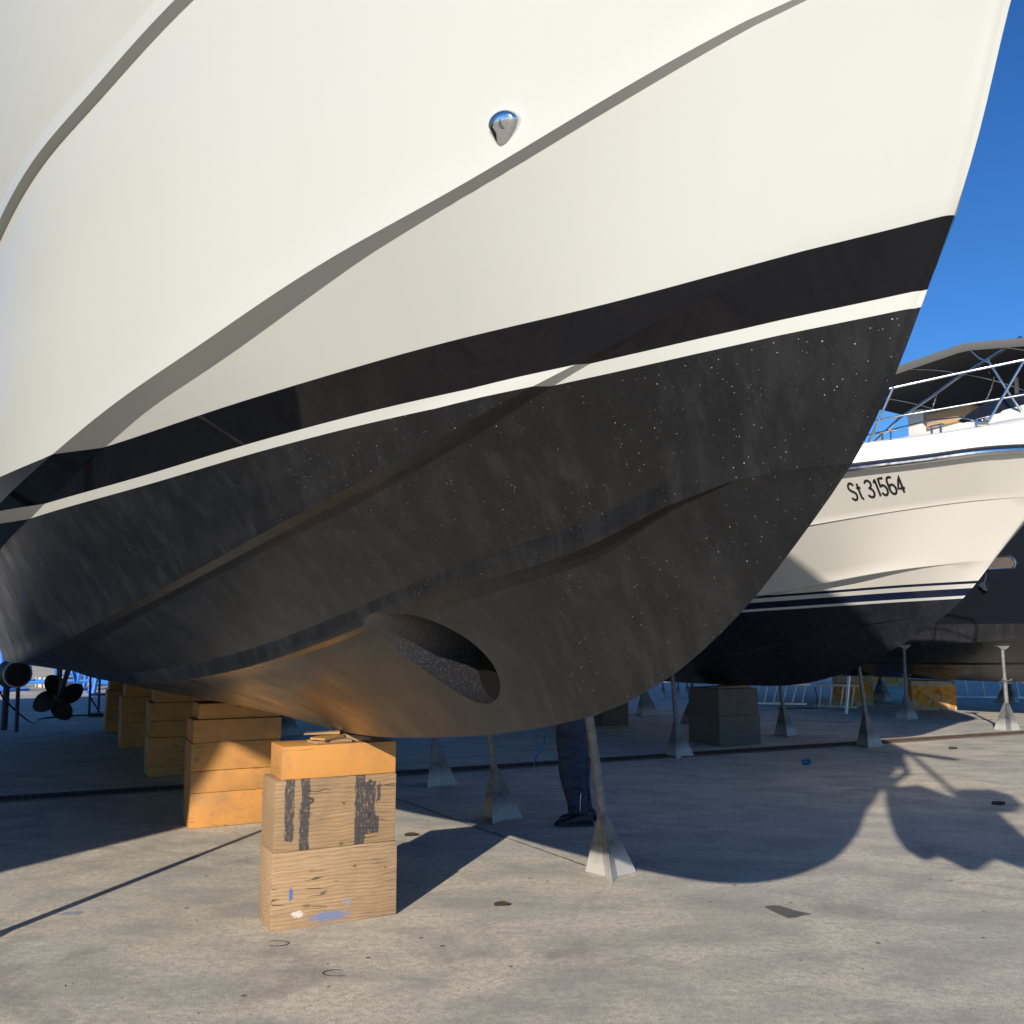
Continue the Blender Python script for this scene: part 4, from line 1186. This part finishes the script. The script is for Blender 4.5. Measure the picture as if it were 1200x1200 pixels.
for v in m.bm.verts: v.co = (v.co.x * .106 + .028, v.co.y * .084, v.co.z * .127 + 1.664)
m.build('hair', M['hair'], per, 60).modifiers.new('s', 'SOLIDIFY').thickness = .01
# trousers
def leg(s, knee, foot, foldseed):
    m = MB(); P = []
    prof = [(.98, .135), (.90, .122), (.80, .105), (.70, .095), (.60, .085), (.52, .078), (.45, .077), (.38, .075), (.30, .069), (.22, .062), (.16, .056), (.12, .053), (.095, .056)]
    for i, (z, r) in enumerate(prof):
        f = (z - .095) / .885
        kx = knee * math.sin(min(1, max(0, (z - .1) / .8)) * math.pi) + foot * (1 - f)
        row = []
        for k in range(28):
            t = 2 * math.pi * k / 28
            fold = 1 + .07 * math.sin(3 * t + z * 21 + foldseed) + .045 * math.sin(5 * t - z * 37 + foldseed) + (.05 * math.sin(z * 60 + 2 * t) if z < .36 else 0)
            row.append(Vector((kx + math.cos(t) * r * fold * 1.36, s * (.105 - .01 * (1 - f)) + math.sin(t) * r * fold * .92, z)))
        P.append(row + [row[0]])
    m.grid(P); bmesh.ops.remove_doubles(m.bm, verts=m.bm.verts, dist=.0001)
    return m
l1 = leg(1, .045, -.02, 0.3).build('trouser_leg', M['trouser'], per, 80, 1)
l2 = leg(-1, .02, -.065, 2.1).build('trouser_leg', M['trouser'], per, 80, 1)
m = MB(); P = []
for z, rx, ry in ((.88, .145, .205), (.96, .15, .205), (1.04, .14, .19)):
    P.append([Vector((math.cos(t) * rx, math.sin(t) * ry, z)) for t in np.linspace(0, 2 * math.pi, 29)])
m.grid(P); m.build('trouser_hips', M['trouser'], per, 80)
m = MB(); P = []
for z, rx, ry in ((.94, .155, .21), (1.06, .145, .20), (1.2, .145, .205), (1.34, .15, .225), (1.43, .125, .20), (1.50, .07, .09), (1.53, .06, .065)):
    P.append([Vector((math.cos(t) * rx, math.sin(t) * ry, z)) for t in np.linspace(0, 2 * math.pi, 29)])
m.grid(P); m.build('jacket', M['jacket'], per, 80, 1)
for s, el, ha in ((1, (.0, .27, 1.14), (.155, .235, .985)), (-1, (-.01, -.27, 1.14), (.095, -.245, .965))):
    m = MB(); m.tube([(0, s * .17, 1.42), (0, s * .235, 1.33), el, Vector(el).lerp(Vector(ha), .5), ha], [.07, .062, .052, .045, .038], 16).build('sleeve', M['jacket'], per, 70, 1)
    hnd = Vector(ha) + Vector((.05, 0, -.012))
    J = [(hnd + Vector((-.04, 0, .012)), (.022, .028)), (hnd, (.016, .036)), (hnd + Vector((.04, 0, -.006)), (.013, .038))]
    Eg = [(0, 1), (1, 2)]
    for k in range(4):
        yo = (-.028 + .0187 * k); L = (.030, .036, .034, .026)[k]
        i0 = len(J)
        J += [(hnd + Vector((.055, yo, -.012)), .0085), (hnd + Vector((.055 + L * .6, yo, -.035)), .0078), (hnd + Vector((.045 + L * .3, yo, -.062)), .0068)]
        Eg += [(2, i0), (i0, i0 + 1), (i0 + 1, i0 + 2)]
    i0 = len(J); J += [(hnd + Vector((.0, -s * .034, -.012)), .011), (hnd + Vector((.032, -s * .042, -.034)), .009), (hnd + Vector((.052, -s * .030, -.045)), .0075)]
    Eg += [(1, i0), (i0, i0 + 1), (i0 + 1, i0 + 2)]
    skin_body('hand', J, Eg, M['skin'], per, 1)
def shoe(s, x0):
    m = MB(); P = []
    for (x, hw, h, z0) in ((-.115, .018, .045, .020), (-.105, .030, .085, .006), (-.07, .037, .112, 0), (-.02, .038, .115, 0), (.03, .040, .090, 0), (.08, .046, .070, 0), (.13, .047, .055, .002), (.165, .036, .045, .008), (.182, .016, .034, .016)):
        row = []
        for t in np.linspace(0, 2 * math.pi, 25):
            cz_ = math.sin(t); cx_ = math.cos(t)
            zz = z0 + (h - z0) * (.5 + .5 * (abs(cz_) ** .7) * (1 if cz_ > 0 else -1))
            row.append(Vector((x + x0, s + cx_ * hw * (1 - .25 * max(0, cz_)), zz)))
        P.append(row)
    m.grid(P); bmesh.ops.remove_doubles(m.bm, verts=m.bm.verts, dist=.0001)
    bmesh.ops.holes_fill(m.bm, edges=m.bm.edges)
    o = m.build('shoe', M['shoe'], per, 60, 1)
    m = MB(); P = [Vector((x + x0, s + y, .0)) for x, y in ((-.118, -.025), (-.10, -.038), (.02, -.042), (.10, -.051), (.165, -.040), (.19, -.012), (.19, .012), (.165, .040), (.10, .051), (.02, .042), (-.10, .038), (-.118, .025))]
    m.poly_prism(P, (0, 0, .022)); m.build('sole', M['rubber'], o, 30, bevel=.004)
shoe(.10, -.02); shoe(-.105, -.065)
# printed mark and zip on the leg nearest the camera (local +y is towards the camera)
zp = MB(); zp.tube([(-.035, .155, .255), (-.03, .158, .20), (-.028, .157, .12)], .0035, 6).build('ankle_zip', M['alu'], l1)
mk = MB(); mk.tube([(.082, .158, .775), (.078, .165, .762), (.084, .166, .748)], .004, 6); mk.tube([(.060, .175, .780), (.056, .180, .765), (.062, .180, .750)], .004, 6); mk.build('printed_mark', M['white_print'], l1)
# blue strap hanging in front of the person
m = MB(); pts = [(.30, 7.86, 1.02), (.285, 7.85, .86), (.29, 7.85, .72), (.255, 7.85, .63), (.265, 7.85, .58), (.20, 7.84, .50), (.175, 7.84, .45), (.185, 7.84, .40)]
P = []
for i, p in enumerate(pts):
    p = Vector(p); k = i * .7; d = Vector((math.cos(k), math.sin(k) * .5, 0)) * .012
    P.append([p - d, p + d])
m.grid(P); o = m.build('hanging_strap', M['strap'], None, 60, 1); o.modifiers.new('s', 'SOLIDIFY').thickness = .003
tag(o, 'blue strap dangling below the keel just left of the person', 'strap')

# ------------------------------------------------------------------ yard clutter
# aluminium ladder lying on its side
def ladder(p0, p1, h, n, label, lean_=.10, r=.022):
    p0, p1 = Vector(p0), Vector(p1); d = p1 - p0; L = d.length
    root = empty('ladder', p0, math.atan2(d.y, d.x)); tag(root, label, 'ladder', 'aluminium ladders on the ground')
    for z, xo in ((.025, 0), (h, lean_)):
        MB().box((L / 2 + xo, 0, z), (L, .03, .05), bev=.006).build('side_rail', M['alu'], root)
    for k in range(n):
        x = (k + .5) * L / n
        MB().tube([(x, 0, .04), (x + lean_, 0, h - .02)], .017, 10).build('rung', M['alu'], root)
    return root
ladder((4.95, 20.0, 0), (6.05, 19.75, 0), .42, 6, 'left aluminium ladder lying on its side behind the grey blocks')
ladder((6.06, 19.3, 0), (6.80, 18.95, 0), .44, 4, 'right aluminium ladder lying on its side against the orange block', .06)
m = MB(); m.tube([(6.14, 17.7, 0), (6.24, 17.75, .68)], .03, 12)
o = m.build('steel_post', M['alu'], None); tag(o, 'short grey post leaning at the right end of the ladders', 'post')
ladder((9.8, 21.9, 0), (13.4, 21.4, 0), .62, 10, 'long pale ladder frame lying in the shade behind the brightest stand', -.06)
m = MB(); m.tube([(5.2, 18.9, .012), (5.45, 18.8, .012), (5.7, 18.95, .012), (5.9, 18.7, .012), (6.0, 18.9, .2), (6.02, 19.1, .4)], .012, 8)
tag(m.build('rusty_wire', simple('rusty_wire', (.20, .09, .03), .8), None), 'loop of rusty wire by the aluminium ladders', 'wire')

# blue steel trestles far left
def trestle(x, y, rz, label, h=1.9, w_=1.3):
    root = empty('steel_trestle', (x, y, 0), rz); tag(root, label, 'trestle', 'blue trestles in the background')
    for s in (-1, 1):
        for sx in (-1, 1):
            m = MB(); m.tube([(sx * w_ * .5, s * .45, .02), (sx * w_ * .28, s * .08, h)], .055, 4).build('leg', M['blue_paint'], root, 0)
        m = MB(); m.tube([(-w_ * .47, s * .40, .25), (w_ * .47, s * .40, .25)], .035, 4).build('cross_bar', M['blue_paint'], root, 0)
        m = MB(); m.tube([(-w_ * .44, s * .36, .4), (w_ * .30, s * .12, h * .9)], .035, 4).build('diagonal', M['blue_paint'], root, 0)
    m = MB(); m.box((0, 0, h + .06), (w_ * .9, .3, .14), bev=.01).build('top_beam', M['blue_paint'], root)
    for sx in (-1, 1): MB().box((sx * w_ * .5, 0, .02), (.2, 1.1, .04)).build('foot', M['blue_paint'], root)
trestle(-13.6, 24.6, .25, 'blue trestle at the far left edge behind the round black drum')
trestle(-11.9, 24.2, -.15, 'blue trestle above and left of the propeller', 2.0, 1.5)
trestle(-10.55, 24.9, .2, 'blue trestle directly behind the propeller', 1.9, 1.2)
trestle(-9.7, 23.8, .5, 'blue trestle right of the propeller beside the timber stacks')
trestle(-12.6, 28.5, .1, 'blue trestle farthest back between the others', 2.2, 1.6)
# sunlit clutter behind them: pale blocks, a covered dinghy, crates
M['pale'] = simple('pale_concrete', (.52, .48, .40), .85, 0, .15, 5, .3)
M['rust'] = simple('rusty_iron', (.28, .13, .05), .85, 0, .4, 8, .4)
for (x, y, sx, sy, sz, mt, lb) in ((-12.2, 26.4, 1.5, .7, .28, 'pale', 'long low pale concrete kerb behind the blue trestles'), (-10.4, 27.4, 1.0, .8, .5, 'pale', 'square pale concrete weight behind the propeller'),
                                   (-14.6, 27.6, .7, .7, .9, 'rust', 'rusty iron box at the far left behind the trestles'), (-11.3, 29.5, .8, .6, .7, 'rust', 'small rusty bin beyond the blue trestles')):
    m = MB(); m.box((0, 0, sz / 2), (sx, sy, sz), bev=.03, seg=2); o = m.build('concrete_weight' if mt == 'pale' else 'iron_box', M[mt], None); o.location = (x, y, 0); o.rotation_euler = (0, 0, random.random()); tag(o, lb, 'weight' if mt == 'pale' else 'iron box')
def small_boat(x, y, rz, L, col, label, zb=.5):
    root = empty('small_boat', (x, y, 0), rz); tag(root, label, 'boat', 'small white boats stored in the background')
    m = MB(); P = []
    for i in range(22):
        f = i / 21; w_ = L * .17 * (math.sin(min(1, f * 1.5) * math.pi / 2) ** .7) + .004
        zk = zb + .45 * (1 - f) ** 3; zs = zb + L * .16 + .3 * (1 - f) ** 2
        P.append([Vector((-L * f, -w_, zs)), Vector((-L * f, -w_ * .92, zk + (zs - zk) * .45)), Vector((-L * f, 0, zk)), Vector((-L * f, w_ * .92, zk + (zs - zk) * .45)), Vector((-L * f, w_, zs)), Vector((-L * f, 0, zs + .12))])
        P[-1].append(P[-1][0])
    V = m.grid(P); bmesh.ops.remove_doubles(m.bm, verts=m.bm.verts, dist=.0005); bmesh.ops.holes_fill(m.bm, edges=m.bm.edges)
    m.build('hull', M[col], root, 35)
    m = MB(); m.box((-L * .55, 0, zb + L * .16 + .35), (L * .3, L * .2, .7), bev=.12, seg=3).build('cabin', M['deck_white'], root)
    for k in (.35, .8):
        m = MB(); m.box((-L * k, 0, zb / 2), (.3, L * .2, zb), bev=.01).build('chock', M['timber'], root)
small_boat(-14.5, 34, 2.2, 6.5, 'deck_white', 'white boat on chocks far beyond the blue trestles')
small_boat(-7.0, 40, 1.6, 7, 'deck_white', 'white boat far beyond the timber stacks')
small_boat(14.5, 44, 1.2, 8, 'cream', 'cream boat far behind the navy hull')
small_boat(5.0, 47, 1.9, 8, 'deck_white', 'white boat far behind the grey blocks')
# long quay building closing the view
m = MB(); m.box((0, 0, 2.2), (90, 8, 4.4), bev=.05)
bl = empty('boat_shed', (4, 78, 0), .05); tag(bl, 'long low pale boat shed closing the yard in the distance', 'shed')
o = m.build('wall', M['pale'], bl)
m = MB(); m.poly_prism([(-45.5, -4.6, 4.4), (-45.5, 4.6, 4.4), (-45.5, 0, 6.4)], (91, 0, 0)).build('roof', simple('tile_roof', (.36, .17, .10), .9, 0, .3, 3, .4), bl, 20)
for k in range(12):
    MB().box((-40 + k * 7.2, -4.03, 1.7), (3.2, .08, 3.2), bev=.01).build('door', M['dark_steel'], bl)

# dark steel steps left of the stacks
root = empty('steel_steps', (-7.50, 17.1, 0), .15); tag(root, 'dark steel boarding steps between the propeller and the farthest stack', 'steps')
for x in (0, .62):
    for y in (0, .6): MB().tube([(x, y, 0), (x, y - .1, 2.0)], .022, 8).build('upright', M['dark_steel'], root)
for z in (.05, .38, .76, 1.15, 1.55):
    MB().box((.31, .2, z), (.66, .42, .03)).build('tread', M['dark_steel'], root)
MB().tube([(0, 0, .35), (.16, .1, .05)], .014, 8).build('brace', M['dark_steel'], root)
# round black drum with a white rim, slung under the stern
A = Vector((-7.36, 14.3, .87)); ax = Vector((.62, -.78, .02)).normalized()
root = empty('black_drum', (A.x, A.y, 0), 0); tag(root, 'round black drum with a white rim at the left edge under the hull', 'drum')
def rel(p): return Vector(p) - Vector((A.x, A.y, 0))
e1 = ax.cross(Vector((0, 0, 1))).normalized(); e2 = e1.cross(ax)
m = MB(); m.tube([rel(A - ax * .62), rel(A - ax * .5), rel(A - ax * .05), rel(A)], [.12, .22, .19, .165], 28, caps=False)
m.tube([rel(A), rel(A - ax * .02), rel(A - ax * .18)], [.165, .14, .13], 28).build('casing', M['rubber'], root)
m = MB(); m.tube([rel(A - ax * .05) + (e1 * math.cos(t) + e2 * math.sin(t)) * .185 for t in np.linspace(0, 2 * math.pi, 32, endpoint=False)], .020, 8, closed=True).build('rim', M['deck_white'], root)
m = MB(); m.tube([rel(A - ax * .012 - e1 * .08 - e2 * .055), rel(A - ax * .012 + e1 * .075 - e2 * .025)], .010, 8).build('grab_bar', M['tan_pad'], root)
m = MB(); m.tube([(0 - .45, .55, 0), (-.45, .55, .75)], .05, 10)
m.tube([(-.10, .25, 0), (-.12, .25, .72)], .03, 10).build('support', M['dark_steel'], root)
m = MB(); m.tube([rel(A - ax * .4 + e2 * .2 * k) for k in (0.9, 1.2)], .1, 12).build('neck', M['rubber'], root)
# cable from the drum to the ground and along it
m = MB()
cp = [(-7.62, 14.2, .80), (-7.58, 14.3, .55), (-7.5, 14.6, .30), (-7.6, 15.2, .1), (-7.95, 16.1, .012), (-8.1, 16.7, .012), (-7.7, 17.25, .012), (-7.0, 17.3, .012), (-6.3, 17.0, .012), (-5.6, 17.3, .012)]
f = [spline(range(len(cp)), [p[k] for p in cp]) for k in range(3)]
m.tube([(float(f[0](t)), float(f[1](t)), max(.012, float(f[2](t)))) for t in np.linspace(0, len(cp) - 1, 80)], .014, 8)
tag(m.build('cable', M['cable'], None), 'black cable hanging from the drum and trailing along the ground', 'cable')

# small things on the ground
def flat_patch(name, pts, mat, label, cat, z=.004, th=.003):
    m = MB(); m.poly_prism([Vector((x, y, .0005)) for x, y in pts], (0, 0, th)); o = m.build(name, mat, None, 0); return tag(o, label, cat)
flat_patch('repair_patch', [(1.385, 5.425), (1.43, 5.445), (1.475, 5.44), (1.53, 5.35), (1.60, 5.285), (1.545, 5.262), (1.50, 5.225), (1.455, 5.215), (1.41, 5.33)], M['asphalt_patch'], 'dark oblong patch on the sunlit concrete right of the nearest stand', 'patch')
m = MB()
for k in range(7):
    m.tube([(3.35 + random.uniform(-.05, .05), 11.03 + random.uniform(-.05, .05), random.uniform(.01, .05)) for _ in range(4)], [.006, .022, .018, .006], 7)
tag(m.build('blue_rag', M['strap'], None, 80), 'crumpled blue rag on the shaded concrete left of the sunlit stand', 'rag')
def leafy(x, y, s, label, rz=None, mat='leaf'):
    m = MB(); P = []
    for i in range(7):
        f = i / 6; wd = math.sin(f * math.pi) * .35 * s + .002
        P.append([Vector(((f - .5) * s, -wd, .006 + .05 * s * f * f + .12 * s * math.sin(f * 3))), Vector(((f - .5) * s, 0, .004)), Vector(((f - .5) * s, wd, .006 + .15 * s))])
    m.grid(P); o = m.build('dry_leaf', M[mat], None, 80); o.location = (x, y, 0); o.rotation_euler = (0, 0, rz if rz is not None else random.uniform(0, 6.3)); o.modifiers.new('s', 'SOLIDIFY').thickness = .0015
    return tag(o, label, 'leaf', 'dry leaves scattered on the concrete')
def G(u, v):
    P_ = R(7.2); dz = 1109 * math.sin(P_) + (600 - v) * math.cos(P_); dy = 1109 * math.cos(P_) - (600 - v) * math.sin(P_); t = -1.5 / dz
    return (u - 600) * t, dy * t
x, y = G(482, 980); leafy(x, y, .10, 'curled dry leaf in the sunlit wedge right of the nearest stack', .2)
x, y = G(588, 1062); leafy(x, y, .085, 'flat dark leaf on the concrete between the nearest stack and the nearest stand', .1)
x, y = G(1117, 878); leafy(x, y, .13, 'brown leaf on the bright concrete near the drain at the right', .3)
x, y = G(1170, 943); leafy(x, y, .12, 'thin dark leaf in the shadow at the right edge', .0)
# loose grit
m = MB()
for k in range(1500):
    u = random.uniform(-60, 1260); v = 880 + 330 * random.random() ** .8
    x, y = G(u, v); r_ = random.uniform(.0012, .0038) * (1 + (random.random() < .06) * 1.2)
    t0 = random.uniform(0, 6.28)
    vs = [m.bm.verts.new((x + r_ * random.uniform(.7, 1.5) * math.cos(t0 + q_ * 2.1), y + r_ * random.uniform(.7, 1.5) * math.sin(t0 + q_ * 2.1), .0005)) for q_ in range(3)]
    top_ = m.bm.verts.new((x, y, r_ * random.uniform(.5, 1.1)))
    m.bm.faces.new(vs)
    for q_ in range(3): m.bm.faces.new((vs[q_], vs[(q_ + 1) % 3], top_))
gm = simple('yard_grit', (.16, .145, .12), .9, 0, .8, 90)
tag(m.build('grit', gm, None, 0), 'loose grit and crumbs scattered over the concrete', 'grit', kind='stuff')
# short curled wires and string
for k, (u, v) in enumerate([(395, 1140), (322, 1107)]):
    x, y = G(u, v); m = MB(); t0 = random.uniform(0, 6); n_ = 14
    m.tube([(x + math.cos(t0 + i * .32) * (.035 + .004 * i), y + math.sin(t0 + i * .32) * (.025 + .002 * i), .0035) for i in range(n_)], .0016, 6)
    tag(m.build('wire_offcut', M['cable'], None, 80), ['curled black wire in front of the nearest stack', 'small curl of wire at the left foot of the nearest stack', 'bent wire right of the nearest stack', 'thin wire on the lower left concrete', 'short wire near the thin shadow on the left'][k], 'wire', 'wire offcuts on the concrete')
# photographer is not in the picture; nothing else is added in front of the camera
